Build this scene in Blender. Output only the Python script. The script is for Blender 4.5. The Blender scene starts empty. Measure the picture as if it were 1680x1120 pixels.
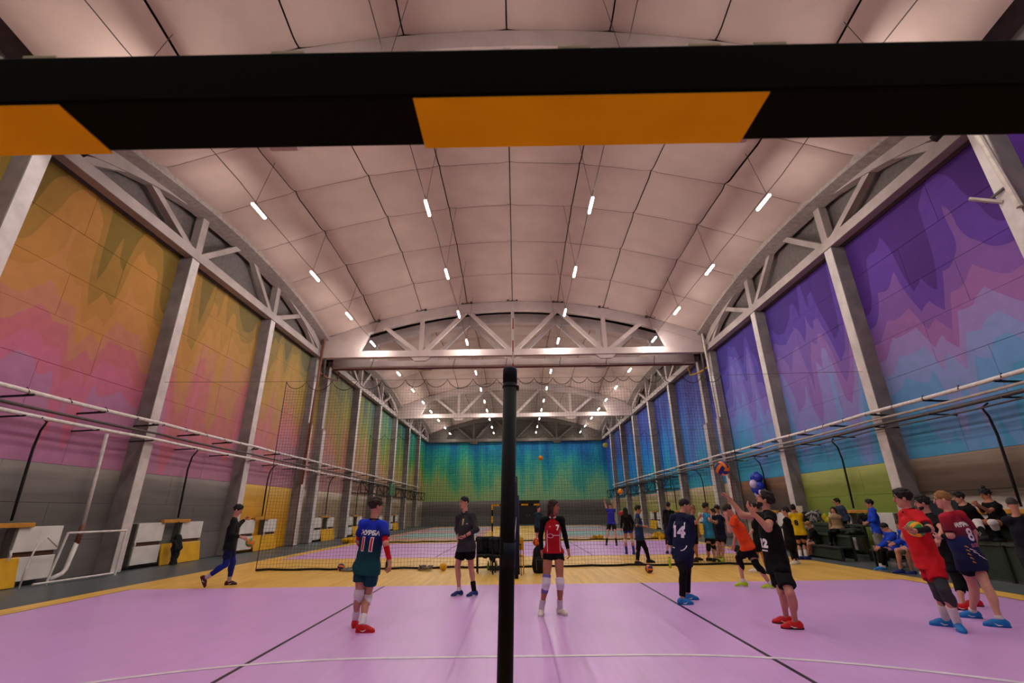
import bpy, bmesh, math, random
import numpy as np
from mathutils import Vector, Matrix
from mathutils.bvhtree import BVHTree

random.seed(7)
SC = bpy.context.scene
COL = SC.collection
R = math.radians
PI = math.pi

# ------------------------------------------------------------------ camera, world, exposure
PITCH, ROLL, YAW, FPX, EYE = R(20.4), R(.8), R(.29), 750.0, Vector((.08, 0, 1.6))
_F = Vector((-math.sin(YAW) * math.cos(PITCH), math.cos(YAW) * math.cos(PITCH), math.sin(PITCH)))
_R = Vector((math.cos(YAW), math.sin(YAW), 0)); _U = _R.cross(_F)
_R2 = _R * math.cos(ROLL) - _U * math.sin(ROLL); _U2 = _U * math.cos(ROLL) + _R * math.sin(ROLL)
cam_d = bpy.data.cameras.new('camera')
cam_d.sensor_width = 36; cam_d.lens = 36 * FPX / 1680; cam_d.clip_start = .05; cam_d.clip_end = 300
cam = bpy.data.objects.new('camera', cam_d); COL.objects.link(cam)
cam.matrix_world = Matrix.Translation(EYE) @ Matrix((_R2, _U2, -_F)).transposed().to_4x4()
cam_d.dof.use_dof = True; cam_d.dof.focus_distance = 9.0; cam_d.dof.aperture_fstop = 8.0
SC.camera = cam
SC.view_settings.view_transform = 'Standard'; SC.view_settings.look = 'None'
SC.view_settings.gamma = 1; SC.view_settings.use_curve_mapping = False
SC.view_settings.exposure = 0.42
SC.cycles.diffuse_bounces = 6; SC.cycles.max_bounces = 8
w = bpy.data.worlds.new('world'); SC.world = w; w.use_nodes = True
w.node_tree.nodes['Background'].inputs[0].default_value = (.02, .02, .022, 1)
LAMP_POWER = 225.0

def ray(px, py):                                     # viewing direction of a pixel of the 1680 x 1120 photo
    return _F + _R2 * ((px - 840) / FPX) + _U2 * ((560 - py) / FPX)
def on_z(px, py, z=0.0):
    r = ray(px, py); return EYE + r * ((z - EYE.z) / r.z)
def on_y(px, py, y):
    r = ray(px, py); return EYE + r * ((y - EYE.y) / r.y)
def on_x(px, py, x):
    r = ray(px, py); return EYE + r * ((x - EYE.x) / r.x)

# ------------------------------------------------------------------ materials
def srgb(h):
    h = h.lstrip('#'); c = [int(h[i:i + 2], 16) / 255 for i in (0, 2, 4)]
    return tuple((x / 12.92 if x <= .04045 else ((x + .055) / 1.055) ** 2.4) for x in c) + (1,)
MATS = {}
def nt_new(name):
    m = bpy.data.materials.new(name); m.use_nodes = True
    return m, m.node_tree, m.node_tree.nodes['Principled BSDF']
def N(nt, t, **kw):
    n = nt.nodes.new(t)
    for k, v in kw.items():
        if k.startswith('i_'):
            n.inputs[int(k[2:])].default_value = v
        else:
            setattr(n, k, v)
    return n
def mat(name, col, rough=.6, var=.12, scale=6.0, metal=0.0, bump=0.0, spec=.3, bscale=40):
    if name in MATS: return MATS[name]
    c = srgb(col) if isinstance(col, str) else col
    m, nt, b = nt_new(name); L = nt.links.new
    tc = N(nt, 'ShaderNodeTexCoord'); no = N(nt, 'ShaderNodeTexNoise'); no.inputs['Scale'].default_value = scale; no.inputs['Detail'].default_value = 5
    L(tc.outputs['Object'], no.inputs['Vector'])
    mr = N(nt, 'ShaderNodeMapRange'); mr.inputs[1].default_value = .3; mr.inputs[2].default_value = .7
    mr.inputs[3].default_value = 1 - var; mr.inputs[4].default_value = 1 + var
    L(no.outputs['Fac'], mr.inputs[0])
    mx = N(nt, 'ShaderNodeVectorMath', operation='SCALE'); mx.inputs[0].default_value = c[:3]
    L(mr.outputs[0], mx.inputs['Scale']); L(mx.outputs[0], b.inputs['Base Color'])
    b.inputs['Roughness'].default_value = rough; b.inputs['Metallic'].default_value = metal
    b.inputs['Specular IOR Level'].default_value = spec
    if bump:
        n2 = N(nt, 'ShaderNodeTexNoise'); n2.inputs['Scale'].default_value = bscale; L(tc.outputs['Object'], n2.inputs['Vector'])
        bp = N(nt, 'ShaderNodeBump'); bp.inputs['Strength'].default_value = bump; L(n2.outputs['Fac'], bp.inputs['Height']); L(bp.outputs[0], b.inputs['Normal'])
    MATS[name] = m; return m
def emit(name, col, s):
    m, nt, b = nt_new(name); b.inputs['Emission Color'].default_value = col; b.inputs['Emission Strength'].default_value = s
    b.inputs['Base Color'].default_value = (.9, .9, .9, 1); MATS[name] = m; return m

def ramp(nt, stops, const=True):
    n = N(nt, 'ShaderNodeValToRGB'); cr = n.color_ramp; cr.interpolation = 'CONSTANT' if const else 'LINEAR'
    while len(cr.elements) < len(stops): cr.elements.new(.5)
    for e, (p, c) in zip(cr.elements, stops):
        e.position = p; e.color = srgb(c)
    return n
def mural(name, axis, near, far, a, b_, shift=0.0):
    """painted wall: stepped bands with dripping peaks, colours drifting from one end of the wall to the other"""
    m, nt, bs = nt_new(name); L = nt.links.new
    g = N(nt, 'ShaderNodeNewGeometry'); s = N(nt, 'ShaderNodeSeparateXYZ'); L(g.outputs['Position'], s.inputs[0])
    ax = s.outputs['XYZ'.index(axis)]; z = s.outputs[2]
    def M(op, x, y=None, c=None):
        n = N(nt, 'ShaderNodeMath', operation=op)
        for i, v in enumerate((x, y, c)):
            if v is None: continue
            if isinstance(v, (int, float)): n.inputs[i].default_value = v
            else: L(v, n.inputs[i])
        return n.outputs[0]
    def noise(k, kz, off, det=0.0):
        cb = N(nt, 'ShaderNodeCombineXYZ'); L(M('MULTIPLY_ADD', ax, k, off), cb.inputs[0]); L(M('MULTIPLY', z, kz), cb.inputs[1]); cb.inputs[2].default_value = off
        n = N(nt, 'ShaderNodeTexNoise'); n.inputs['Scale'].default_value = 1; n.inputs['Detail'].default_value = det; L(cb.outputs[0], n.inputs['Vector'])
        return M('SUBTRACT', n.outputs['Fac'], .5)
    def tri(k, off):                                  # pointed peaks of uneven width
        warp = M('MULTIPLY', noise(k * .55, .03, off + 3), 2.6)
        return M('PINGPONG', M('ADD', M('MULTIPLY_ADD', ax, k, off), warp), .5)
    t = M('MULTIPLY_ADD', z, 1 / 8.0, -3 / 8.0 + shift)
    t = M('ADD', t, M('MULTIPLY', M('SUBTRACT', tri(.36, 1.7), .25), .44))
    t = M('ADD', t, M('MULTIPLY', M('SUBTRACT', tri(.85, 5.1), .25), .24))
    t = M('ADD', t, M('MULTIPLY', noise(.5, .3, 9.0), .5))
    t = M('ADD', t, M('MULTIPLY', noise(1.6, .5, 4.0), .07))
    n_ = len(near)
    r1 = ramp(nt, [(i / n_, c) for i, c in enumerate(near)]); r2 = ramp(nt, [(i / len(far), c) for i, c in enumerate(far)])
    L(t, r1.inputs[0]); L(t, r2.inputs[0])
    mr = N(nt, 'ShaderNodeMapRange'); mr.inputs[1].default_value = a; mr.inputs[2].default_value = b_; L(ax, mr.inputs[0])
    mx = N(nt, 'ShaderNodeMix', data_type='RGBA'); L(mr.outputs[0], mx.inputs['Factor']); L(r1.outputs[0], mx.inputs['A']); L(r2.outputs[0], mx.inputs['B'])
    n2 = N(nt, 'ShaderNodeTexNoise'); n2.inputs['Scale'].default_value = 3; n2.inputs['Detail'].default_value = 6; L(g.outputs['Position'], n2.inputs['Vector'])
    f = M('MULTIPLY_ADD', n2.outputs['Fac'], .3, .85)
    sc = N(nt, 'ShaderNodeVectorMath', operation='SCALE'); L(mx.outputs['Result'], sc.inputs[0]); L(f, sc.inputs['Scale'])
    L(sc.outputs[0], bs.inputs['Base Color']); bs.inputs['Roughness'].default_value = .75; bs.inputs['Specular IOR Level'].default_value = .2
    return m
def banded(name, stops, rough=.7):
    """roller-painted lower wall: horizontal strokes of paint up to 3 m"""
    m, nt, bs = nt_new(name); L = nt.links.new
    g = N(nt, 'ShaderNodeNewGeometry'); s = N(nt, 'ShaderNodeSeparateXYZ'); L(g.outputs['Position'], s.inputs[0])
    mp = N(nt, 'ShaderNodeMapping'); mp.inputs['Scale'].default_value = (.3, .3, 3.0); L(g.outputs['Position'], mp.inputs[0])
    no = N(nt, 'ShaderNodeTexNoise'); no.inputs['Scale'].default_value = 1.4; no.inputs['Detail'].default_value = 4; L(mp.outputs[0], no.inputs['Vector'])
    a = N(nt, 'ShaderNodeMath', operation='MULTIPLY_ADD'); a.inputs[1].default_value = .35; a.inputs[2].default_value = -.175; L(no.outputs['Fac'], a.inputs[0])
    b = N(nt, 'ShaderNodeMath', operation='MULTIPLY_ADD'); b.inputs[1].default_value = 1 / 3.0; L(s.outputs[2], b.inputs[0]); L(a.outputs[0], b.inputs[2])
    r = ramp(nt, stops, const=False); L(b.outputs[0], r.inputs[0]); L(r.outputs[0], bs.inputs['Base Color'])
    bs.inputs['Roughness'].default_value = rough; bs.inputs['Specular IOR Level'].default_value = .25
    MATS[name] = m; return m

# ------------------------------------------------------------------ mesh building
def unit(v):
    v = Vector(v); return v.normalized() if v.length > 1e-9 else Vector((0, 0, 1))
class MB:
    def __init__(s): s.v = []; s.f = []
    def add(s, vs, fs):
        o = len(s.v); s.v += [tuple(v) for v in vs]; s.f += [tuple(i + o for i in f) for f in fs]; return s
    def box(s, a, b, m=None):
        (x0, y0, z0), (x1, y1, z1) = a, b
        vs = [Vector(p) for p in ((x0, y0, z0), (x1, y0, z0), (x1, y1, z0), (x0, y1, z0), (x0, y0, z1), (x1, y0, z1), (x1, y1, z1), (x0, y1, z1))]
        if m is not None: vs = [m @ v for v in vs]
        return s.add(vs, [(3, 2, 1, 0), (4, 5, 6, 7), (0, 1, 5, 4), (1, 2, 6, 5), (2, 3, 7, 6), (3, 0, 4, 7)])
    def bar(s, p, q, w, h, up=(0, 0, 1)):             # square-section bar from p to q
        p, q = Vector(p), Vector(q); d = unit(q - p); u = Vector(up)
        if abs(d.dot(u)) > .98: u = Vector((0, 1, 0))
        x = unit(d.cross(u)); z = x.cross(d)
        vs = [c + x * sx * w / 2 + z * sz * h / 2 for c in (p, q) for sx, sz in ((-1, -1), (1, -1), (1, 1), (-1, 1))]
        return s.add(vs, [(3, 2, 1, 0), (4, 5, 6, 7), (0, 1, 5, 4), (1, 2, 6, 5), (2, 3, 7, 6), (3, 0, 4, 7)])
    def tube(s, pts, r, n=8, caps=True):
        pts = [Vector(p) for p in pts]; rr = r if isinstance(r, (list, tuple)) else [r] * len(pts)
        o = len(s.v); prev = None
        for i, p in enumerate(pts):
            d = unit(pts[min(i + 1, len(pts) - 1)] - pts[max(i - 1, 0)])
            if prev is None:
                u = Vector((0, 0, 1)) if abs(d.z) < .9 else Vector((1, 0, 0)); x = unit(d.cross(u))
            else: x = unit(prev - d * prev.dot(d))
            prev = x; y = d.cross(x)
            s.v += [tuple(p + (x * math.cos(2 * PI * k / n) + y * math.sin(2 * PI * k / n)) * rr[i]) for k in range(n)]
        for i in range(len(pts) - 1):
            s.f += [(o + i * n + k, o + i * n + (k + 1) % n, o + (i + 1) * n + (k + 1) % n, o + (i + 1) * n + k) for k in range(n)]
        if caps: s.f += [tuple(o + k for k in reversed(range(n))), tuple(o + (len(pts) - 1) * n + k for k in range(n))]
        return s
    def prism(s, poly, y0, y1):                       # polygon in x-z extruded along y
        n = len(poly); vs = [(x, y0, z) for x, z in poly] + [(x, y1, z) for x, z in poly]
        return s.add(vs, [tuple(range(n)), tuple(reversed(range(n, 2 * n)))] + [(i, i + n, (i + 1) % n + n, (i + 1) % n) for i in range(n)])
    def ball(s, c, r, nu=20, nv=12, sq=(1, 1, 1)):
        c = Vector(c); o = len(s.v); s.v.append(tuple(c + Vector((0, 0, r * sq[2]))))
        for i in range(1, nv):
            a = PI * i / nv
            s.v += [tuple(c + Vector((r * sq[0] * math.sin(a) * math.cos(2 * PI * k / nu), r * sq[1] * math.sin(a) * math.sin(2 * PI * k / nu), r * sq[2] * math.cos(a)))) for k in range(nu)]
        s.v.append(tuple(c - Vector((0, 0, r * sq[2])))); e = len(s.v) - 1
        s.f += [(o, o + 1 + k, o + 1 + (k + 1) % nu) for k in range(nu)]
        for i in range(nv - 2):
            s.f += [(o + 1 + i * nu + k, o + 1 + (i + 1) * nu + k, o + 1 + (i + 1) * nu + (k + 1) % nu, o + 1 + i * nu + (k + 1) % nu) for k in range(nu)]
        q = o + 1 + (nv - 2) * nu; s.f += [(q + (k + 1) % nu, q + k, e) for k in range(nu)]
        return s
    def mesh(s, name, smooth=False):
        me = bpy.data.meshes.new(name); me.from_pydata(s.v, [], s.f); me.update()
        bm = bmesh.new(); bm.from_mesh(me); bmesh.ops.recalc_face_normals(bm, faces=bm.faces); bm.to_mesh(me); bm.free()
        if smooth: me.shade_smooth()
        return me
    def build(s, name, m, parent=None, smooth=False, bevel=0.0, seg=2):
        me = s.mesh(name, smooth)
        if m: me.materials.append(m)
        o = link(name, me, parent)
        if bevel:
            b = o.modifiers.new('bevel', 'BEVEL'); b.width = bevel; b.segments = seg; b.limit_method = 'ANGLE'; b.angle_limit = R(40)
        return o
def link(name, me, parent=None, loc=None):
    o = bpy.data.objects.new(name, me); COL.objects.link(o)
    if parent is not None:
        o.parent = parent; o.matrix_parent_inverse = parent.matrix_world.inverted() if False else Matrix.Translation(-parent.location)
    if loc is not None: o.location = loc
    return o
def tag(o, label=None, cat=None, group=None, kind=None):
    if label: o['label'] = label
    if cat: o['category'] = cat
    if group: o['group'] = group
    if kind: o['kind'] = kind
    return o
def thing(name, label, cat, loc=(0, 0, 0), group=None):
    o = bpy.data.objects.new(name, None); COL.objects.link(o); o.location = loc; o.empty_display_size = .1
    return tag(o, label, cat, group)

# ------------------------------------------------------------------ the hall
XW, XC, ZC = 12.75, 12.2, 10.9           # wall plane, column faces, underside of the frames
COLS = [9.4, 15.4, 21.4, 27.4, 29.4, 35.4, 41.4, 47.4, 53.4, 59.4]
SPANS = [(-8.6, 9.4), (9.4, 27.4), (29.4, 47.4), (47.4, 65.4)]
END, BACK = 65.4, -8.6
def arch(x): return 14.4 - 2.3 * (x / 11.6) ** 2
def rise(y):
    for a, b in SPANS:
        if a <= y <= b: return max(0.0, 1.0 * (1 - ((y - (a + b) / 2) / 9.0) ** 2))
    return 0.0

steel = mat('white_paint_steel', '#b3a29e', .45, .10, 1.2, spec=.4)
conc = mat('grey_concrete', '#7a7170', .8, .22, 2.0, bump=.15, bscale=12)
conc_w = mat('whitewashed_concrete', '#bdb4b1', .75, .15, 2.5)
ceil_m = mat('white_ceiling', '#b09991', .85, .07, .8, bump=.1, bscale=4)
joint_m = mat('dark_joint', '#4a4040', .9)
black = mat('black_steel', '#16161a', .5, .1)
white_pipe = mat('white_pipe', '#cfc6c2', .4, .15, 8)
grey_floor = mat('grey_floor_paint', '#4c5456', .42, .15, .8, spec=.5)

# floor: grey slab, parquet laid on it, court paint and lines on the parquet
def parquet():
    m, nt, b = nt_new('parquet'); L = nt.links.new
    tc = N(nt, 'ShaderNodeTexCoord'); mp = N(nt, 'ShaderNodeMapping'); mp.inputs['Rotation'].default_value = (0, 0, R(90)); L(tc.outputs['Object'], mp.inputs[0])
    br = N(nt, 'ShaderNodeTexBrick'); br.inputs['Scale'].default_value = 1; br.inputs['Brick Width'].default_value = 1.5; br.inputs['Row Height'].default_value = .075; br.inputs['Mortar Size'].default_value = .0012
    br.inputs['Color1'].default_value = srgb('#e8ba58'); br.inputs['Color2'].default_value = srgb('#d4a644'); br.inputs['Mortar'].default_value = srgb('#8a6030')
    L(mp.outputs[0], br.inputs[0])
    no = N(nt, 'ShaderNodeTexNoise'); no.inputs['Scale'].default_value = .6; no.inputs['Detail'].default_value = 5; L(tc.outputs['Object'], no.inputs[0])
    mr = N(nt, 'ShaderNodeMapRange'); mr.inputs[3].default_value = .85; mr.inputs[4].default_value = 1.15; L(no.outputs[0], mr.inputs[0])
    sc = N(nt, 'ShaderNodeVectorMath', operation='SCALE'); L(br.outputs[0], sc.inputs[0]); L(mr.outputs[0], sc.inputs['Scale']); L(sc.outputs[0], b.inputs['Base Color'])
    b.inputs['Roughness'].default_value = .38; b.inputs['Specular IOR Level'].default_value = .5
    return m
def court(name, col, rough=.31):
    m, nt, b = nt_new(name); L = nt.links.new
    tc = N(nt, 'ShaderNodeTexCoord'); mp = N(nt, 'ShaderNodeMapping'); mp.inputs['Scale'].default_value = (13, .7, 1); L(tc.outputs['Object'], mp.inputs[0])
    no = N(nt, 'ShaderNodeTexNoise'); no.inputs['Scale'].default_value = 1; no.inputs['Detail'].default_value = 4; L(mp.outputs[0], no.inputs[0])
    n2 = N(nt, 'ShaderNodeTexNoise'); n2.inputs['Scale'].default_value = .5; n2.inputs['Detail'].default_value = 4; L(tc.outputs['Object'], n2.inputs[0])
    ad = N(nt, 'ShaderNodeMath', operation='ADD'); L(no.outputs[0], ad.inputs[0]); L(n2.outputs[0], ad.inputs[1])
    mr = N(nt, 'ShaderNodeMapRange'); mr.inputs[1].default_value = .6; mr.inputs[2].default_value = 1.4; mr.inputs[3].default_value = .86; mr.inputs[4].default_value = 1.12; L(ad.outputs[0], mr.inputs[0])
    sc = N(nt, 'ShaderNodeVectorMath', operation='SCALE'); sc.inputs[0].default_value = srgb(col)[:3]; L(mr.outputs[0], sc.inputs['Scale']); L(sc.outputs[0], b.inputs['Base Color'])
    rr = N(nt, 'ShaderNodeMapRange'); rr.inputs[3].default_value = rough - .06; rr.inputs[4].default_value = rough + .1; L(no.outputs[0], rr.inputs[0]); L(rr.outputs[0], b.inputs['Roughness'])
    b.inputs['Specular IOR Level'].default_value = .5
    return m
floor = tag(MB().box((-13.2, BACK - .2, -.3), (13.2, END + .3, -.012)).build('floor', grey_floor), 'grey painted concrete floor of the sports hall', kind='structure')
MB().box((-9.6, -3.0, -.011), (9.6, 58.0, 0)).build('parquet', parquet(), floor)
purple = court('purple_court', '#d09fdc')
MB().box((-9, 3.0, .0005), (9, 12.0, .003)).build('court_paint', purple, floor)
MB().box((-9, 19.2, .0005), (9, 27.8, .003)).build('court_paint', purple, floor)
pink_c, teal_c, pale_c = court('pink_court', '#c58a90'), court('teal_court', '#86b0ae'), court('pale_court', '#a9b2bd')
for s in (-1, 1):
    def rect(a, b, c, d, z, m): MB().box((min(a * s, b * s), c, z - .002), (max(a * s, b * s), d, z)).build('court_paint', m, floor)
    rect(2.4, 9.4, 31.5, 56, .003, pink_c); rect(3.0, 8.6, 34.0, 41.5, .006, teal_c); rect(3.0, 8.6, 46, 54, .006, pale_c)
line_k, line_w = mat('black_line_paint', '#1c1622', .4), mat('white_line_paint', '#dcd0dc', .4)
for y0, y1 in ((3.0, 12.0), (19.2, 27.8)):
    for x in (-3.05, 2.95):
        MB().box((x - .025, y0, .004), (x + .025, y1, .0055)).build('court_line', line_k, floor)
# white 6 m line: quarter arcs about the goal posts joined by a straight piece
pts = []
for k in range(25):
    a = PI - (PI / 2) * k / 24; pts.append((-1.5 + 5.95 * math.cos(a), .38 + 5.95 * math.sin(a)))
for k in range(25):
    a = PI / 2 - (PI / 2) * k / 24; pts.append((1.5 + 5.95 * math.cos(a), .38 + 5.95 * math.sin(a)))
b = MB()
for i in range(len(pts) - 1):
    (x0, y0), (x1, y1) = pts[i], pts[i + 1]; d = Vector((x1 - x0, y1 - y0, 0)); n = Vector((-d.y, d.x, 0)).normalized() * .037
    p, q = Vector((x0, y0, .0065)), Vector((x1, y1, .0065)); b.add([p - n, p + n, q + n, q - n], [(0, 3, 2, 1)])
b.build('court_line', line_w, floor)
for x in (-9.02, 9.02): MB().box((x - .02, 3.0, .004), (x + .02, 12.0, .0055)).build('court_line', mat('thin_edge_line', '#7a5060', .4), floor)

# walls: a backing slab each, faced with painted panels
mural_l = mural('mural_left', 'Y', ['#a06a8a', '#b06078', '#ab5f66', '#a86e56', '#aa7540', '#a27034', '#8c672a', '#715920'],
                ['#a08a58', '#9c8c4e', '#8a8c40', '#62883c', '#3a8444', '#1a7e58', '#0f706a', '#0a6470'], 14, 58, -.07)
mural_r = mural('mural_right', 'Y', ['#4787ad', '#5c84b2', '#7580b0', '#8470a4', '#85578f', '#714a8e', '#553288', '#44206c'],
                ['#1c93a8', '#1588b6', '#127ebe', '#1274be', '#1468b6', '#1f58a4', '#2a4690', '#2e3a80'], 13, 40, .05)
mural_e = mural('mural_far', 'X', ['#93ac6c', '#78ae74', '#5aaa7c', '#3ca080', '#239084', '#158088', '#0f708a', '#0c6088'],
                ['#82b88c', '#68b492', '#4aa898', '#2f9a9e', '#1c86a0', '#12729e', '#0e6098', '#0c4e8c'], -9, 7, -.1)
def low(name, *c): return banded(name, [(i / (len(c) - 1), x) for i, x in enumerate(c)])
grey_low = low('grey_lower_paint', '#66625f', '#6c6866', '#56524f', '#67625f', '#8b8680')
LOWL = [grey_low, grey_low, grey_low, low('ochre_lower_paint', '#c8920a', '#c88f16', '#b98424', '#c89836', '#d8b460')] + \
       [low('tan_lower_paint', '#8f8470', '#8d7a60', '#80705c', '#8d7c62', '#c8bca8')] * 6
LOWR = [low('dark_lower_paint', '#c8c0b8', '#cfc8c0', '#54463c', '#6a5a4e', '#8b7c70'), low('white_brown_lower_paint', '#b8afa6', '#b8afa6', '#b6ada4', '#b8afa6', '#b4aaa0', '#43372f', '#5a4a40', '#6e5d50', '#8b7d70'), low('green_lower_paint', '#5d6b2a', '#64742c', '#6e7f30', '#7d8c3c', '#a9b068'),
        low('brown_lower_paint', '#b8aa98', '#b3a594', '#3b332f', '#5a4a40', '#8b6a50')] + [low('mixed_lower_paint', '#b0a594', '#ab9c86', '#8b9048', '#a09a62', '#c4b49a')] * 6
def wall_panels(side):
    s = -1 if side == 'left' else 1
    wl = tag(MB().box((s * XW if s > 0 else -XW - .3, BACK, -.02), (XW + .3 if s > 0 else -XW, END, 15.3)).build('wall_' + side, mat('grey_backing', '#6c6664', .9)),
             'long %s wall of the hall with painted drip mural' % side, kind='structure')
    rows = [(0, 1.0), (1.0, 2.0), (2.0, 3.0)] + [(3.0 + 1.3 * i, 4.3 + 1.3 * i) for i in range(6)]
    rows[-1] = (9.5, 10.92)
    cache = {}
    ed = [3.4] + COLS + [END]
    for i in range(len(ed) - 1):
        y0, y1 = ed[i], ed[i + 1]
        if y1 - y0 < 3: cuts0 = [[y0, y1]] * 9
        else:
            mid = [y0 + (y1 - y0) * f for f in (.36, .62)]
            cuts0 = [[y0, mid[j % 2], y1] for j in range(9)]
        for j, (z0, z1) in enumerate(rows):
            c = cuts0[j]
            for a, b_ in zip(c[:-1], c[1:]):
                m = (LOWL if s < 0 else LOWR)[min(i, 9)] if j < 3 else (mural_l if s < 0 else mural_r)
                th = .05 + (0.006 if (i + j) % 3 == 0 else 0.0)
                key = (round(b_ - a, 2), round(z1 - z0, 2), m.name, th)
                if key not in cache:
                    g = .0035; h, w_ = (b_ - a) / 2 - g, (z1 - z0) / 2 - g
                    t = MB().box((-th, -h, -w_), (th, h, w_)); me = t.mesh('wall_panel'); me.materials.append(m)
                    bm = bmesh.new(); bm.from_mesh(me); bmesh.ops.bevel(bm, geom=list(bm.edges), offset=.004, segments=1, affect='EDGES'); bm.to_mesh(me); bm.free()
                    cache[key] = me
                link('wall_panel', cache[key], wl, (s * XW, (a + b_) / 2, (z0 + z1) / 2))
    return wl
wall_l, wall_r = wall_panels('left'), wall_panels('right')
wall_f = tag(MB().box((-13.1, END, -.02), (13.1, END + .3, 15.6)).build('wall_far', mat('grey_backing', '#6c6664')), 'far end wall with teal and blue mural', kind='structure')
for i in range(8):
    for j, (z0, z1) in enumerate([(0, 1.5), (1.5, 3.0), (3.0, 5.0), (5.0, 7.0), (7.0, 9.0), (9.0, 10.9)]):
        x0, x1 = -12.7 + i * 3.175, -12.7 + (i + 1) * 3.175
        if i == 4 and j < 2: continue
        MB().box((x0 + .008, END - .06, z0 + .006), (x1 - .008, END + .02, z1 - .006)).build('wall_panel', mural_e if j > 1 else grey_low, wall_f)
MB().box((-12.7, END - .05, 10.95), (12.7, END + .02, 15.4)).build('gable_board', mat('dark_gable', '#4c4640', .9, .2), wall_f)
door = tag(MB().box((.1, END - .04, 0), (3.1, END + .01, 2.96)).build('door_1', mat('black_door', '#0c0c0e', .5)), 'black double door in the far end wall', kind='structure')
MB().box((1.58, END - .05, .02), (1.62, END - .035, 2.9)).build('door_seam', black, door)
for x in (.0, 3.05): MB().box((x, END - .075, 0), (x + .12, END, 3.0)).build('door_jamb', mat('dark_frame', '#2c2a28'), door)
MB().box((.0, END - .075, 2.94), (3.17, END, 3.02)).build('door_head', mat('dark_frame', '#2c2a28'), door)
for x in (1.38, 1.76): MB().bar((x, END - .09, .95), (x, END - .09, 1.25), .03, .03).build('door_handle', mat('steel', '#888888', .3, metal=1), door)
tag(MB().box((-13.1, BACK - .3, -.02), (13.1, BACK, 15.6)).build('wall_back', mat('back_wall_paint', '#8a8078', .8)), 'end wall behind the camera', kind='structure')

# ceiling: a roof skin with the vaulted panels of each span under it
bz = MB(); xs = [-13 + 26 * i / 26 for i in range(27)]; ys = [BACK - .2 + (END + .4 - BACK) * j / 74 for j in range(75)]
for y in ys: bz.v += [(x, y, arch(min(abs(x), 12)) + max(rise(y), 0) + .45) for x in xs]
for j in range(74): bz.f += [(j * 27 + i, j * 27 + i + 1, (j + 1) * 27 + i + 1, (j + 1) * 27 + i) for i in range(26)]
ceiling = tag(bz.build('ceiling', joint_m), 'vaulted white panel ceiling of the hall', kind='structure')
XE = [-11.75, -8.85, -5.9, -2.95, 0, 2.95, 5.9, 8.85, 11.75]
for si, (a, b_) in enumerate(SPANS):
    cuts = [a + .17] + [a + 18 * k / 6 + .05 for k in range(1, 6)] + [b_ - .2]
    if si == 0: cuts = cuts[-3:]
    for i in range(8):
        for j in range(len(cuts) - 1):
            x0, x1, y0, y1 = XE[i] + .022, XE[i + 1] - .022, cuts[j] + .012, cuts[j + 1] - .012
            n = 14; p = MB(); rr = random.uniform(.02, .06); tx = random.uniform(-.01, .01)
            for k in range(n + 1):
                for l in range(n + 1):
                    u, v = l / n, k / n; x, y = x0 + (x1 - x0) * u, y0 + (y1 - y0) * v
                    e = min(u, 1 - u, .16) / .16; e2 = min(v, 1 - v, .16) / .16
                    p.v.append((x, y, arch(x) + rise(y) + .16 - (.09 + rr) * (1 - (1 - e2) ** 2) - .07 * (1 - (1 - e) ** 2) + tx * (u - .5)))
            p.f = [(k * (n + 1) + l, k * (n + 1) + l + 1, (k + 1) * (n + 1) + l + 1, (k + 1) * (n + 1) + l) for k in range(n) for l in range(n)]
            p.build('ceiling_panel', ceil_m, ceiling, smooth=True)
    for x in XE[1:-1]:                                # bolt plates where the panels land on the trusses
        for y in (cuts[0] + .25, cuts[-1] - .25):
            if si and y < 40:
                for d in (-.28, .28): MB().box((x + d - .07, y - .06, arch(x) + rise(y) - .06), (x + d + .07, y + .06, arch(x) + rise(y) + .1)).build('bolt_plate', joint_m, ceiling)
for s in (-1, 1):                                     # edge strip between panels and side frames
    for a, b_ in SPANS[1:]:
        p = MB(); n = 18
        for k in range(n + 1):
            y = a + (b_ - a) * k / n; z = arch(11.7) + rise(y)
            p.v += [(s * 11.7, y, z - .15), (s * 11.7, y, z + .3), (s * 12.4, y, z - .25), (s * 12.4, y, z + .3)]
        for k in range(n): p.f += [(4 * k, 4 * k + 4, 4 * k + 5, 4 * k + 1), (4 * k, 4 * k + 2, 4 * k + 6, 4 * k + 4)]
        p.build('edge_strip', mat('grey_edge', '#8c807c', .85, .2), ceiling)

# columns
for s in (-1, 1):
    for k, y in enumerate(COLS):
        pair = y in (27.4, 29.4)
        nm = ['nearest', 'second', 'third', 'fourth', 'fifth', 'sixth', 'seventh', 'eighth', 'ninth', 'tenth'][k]
        c = MB()
        if pair:
            c.box((s * XC, y - .25, 0), (s * (XW + .05), y + .25, 6.7)); c.box((s * (XC + .12), y - .19, 6.7), (s * (XW + .05), y + .19, ZC))
        else: c.box((s * XC, y - .21, 0), (s * (XW + .05), y + .21, ZC))
        o = tag(c.build('column', conc, bevel=.02), '%s grey concrete column along the %s wall' % (nm, 'left' if s < 0 else 'right'), kind='structure')
        f = MB(); xx = s * (XC - .006)
        if pair: f.box((xx, y - .22, .02), (s * (XC + .01), y + .22, 6.65)); f.box((s * (XC + .112), y - .17, 6.75), (s * (XC + .13), y + .17, ZC - .05))
        else: f.box((xx, y - .195, .02), (s * (XC + .01), y + .195, ZC - .03))
        f.build('whitewashed_face', conc_w, o)

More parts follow.
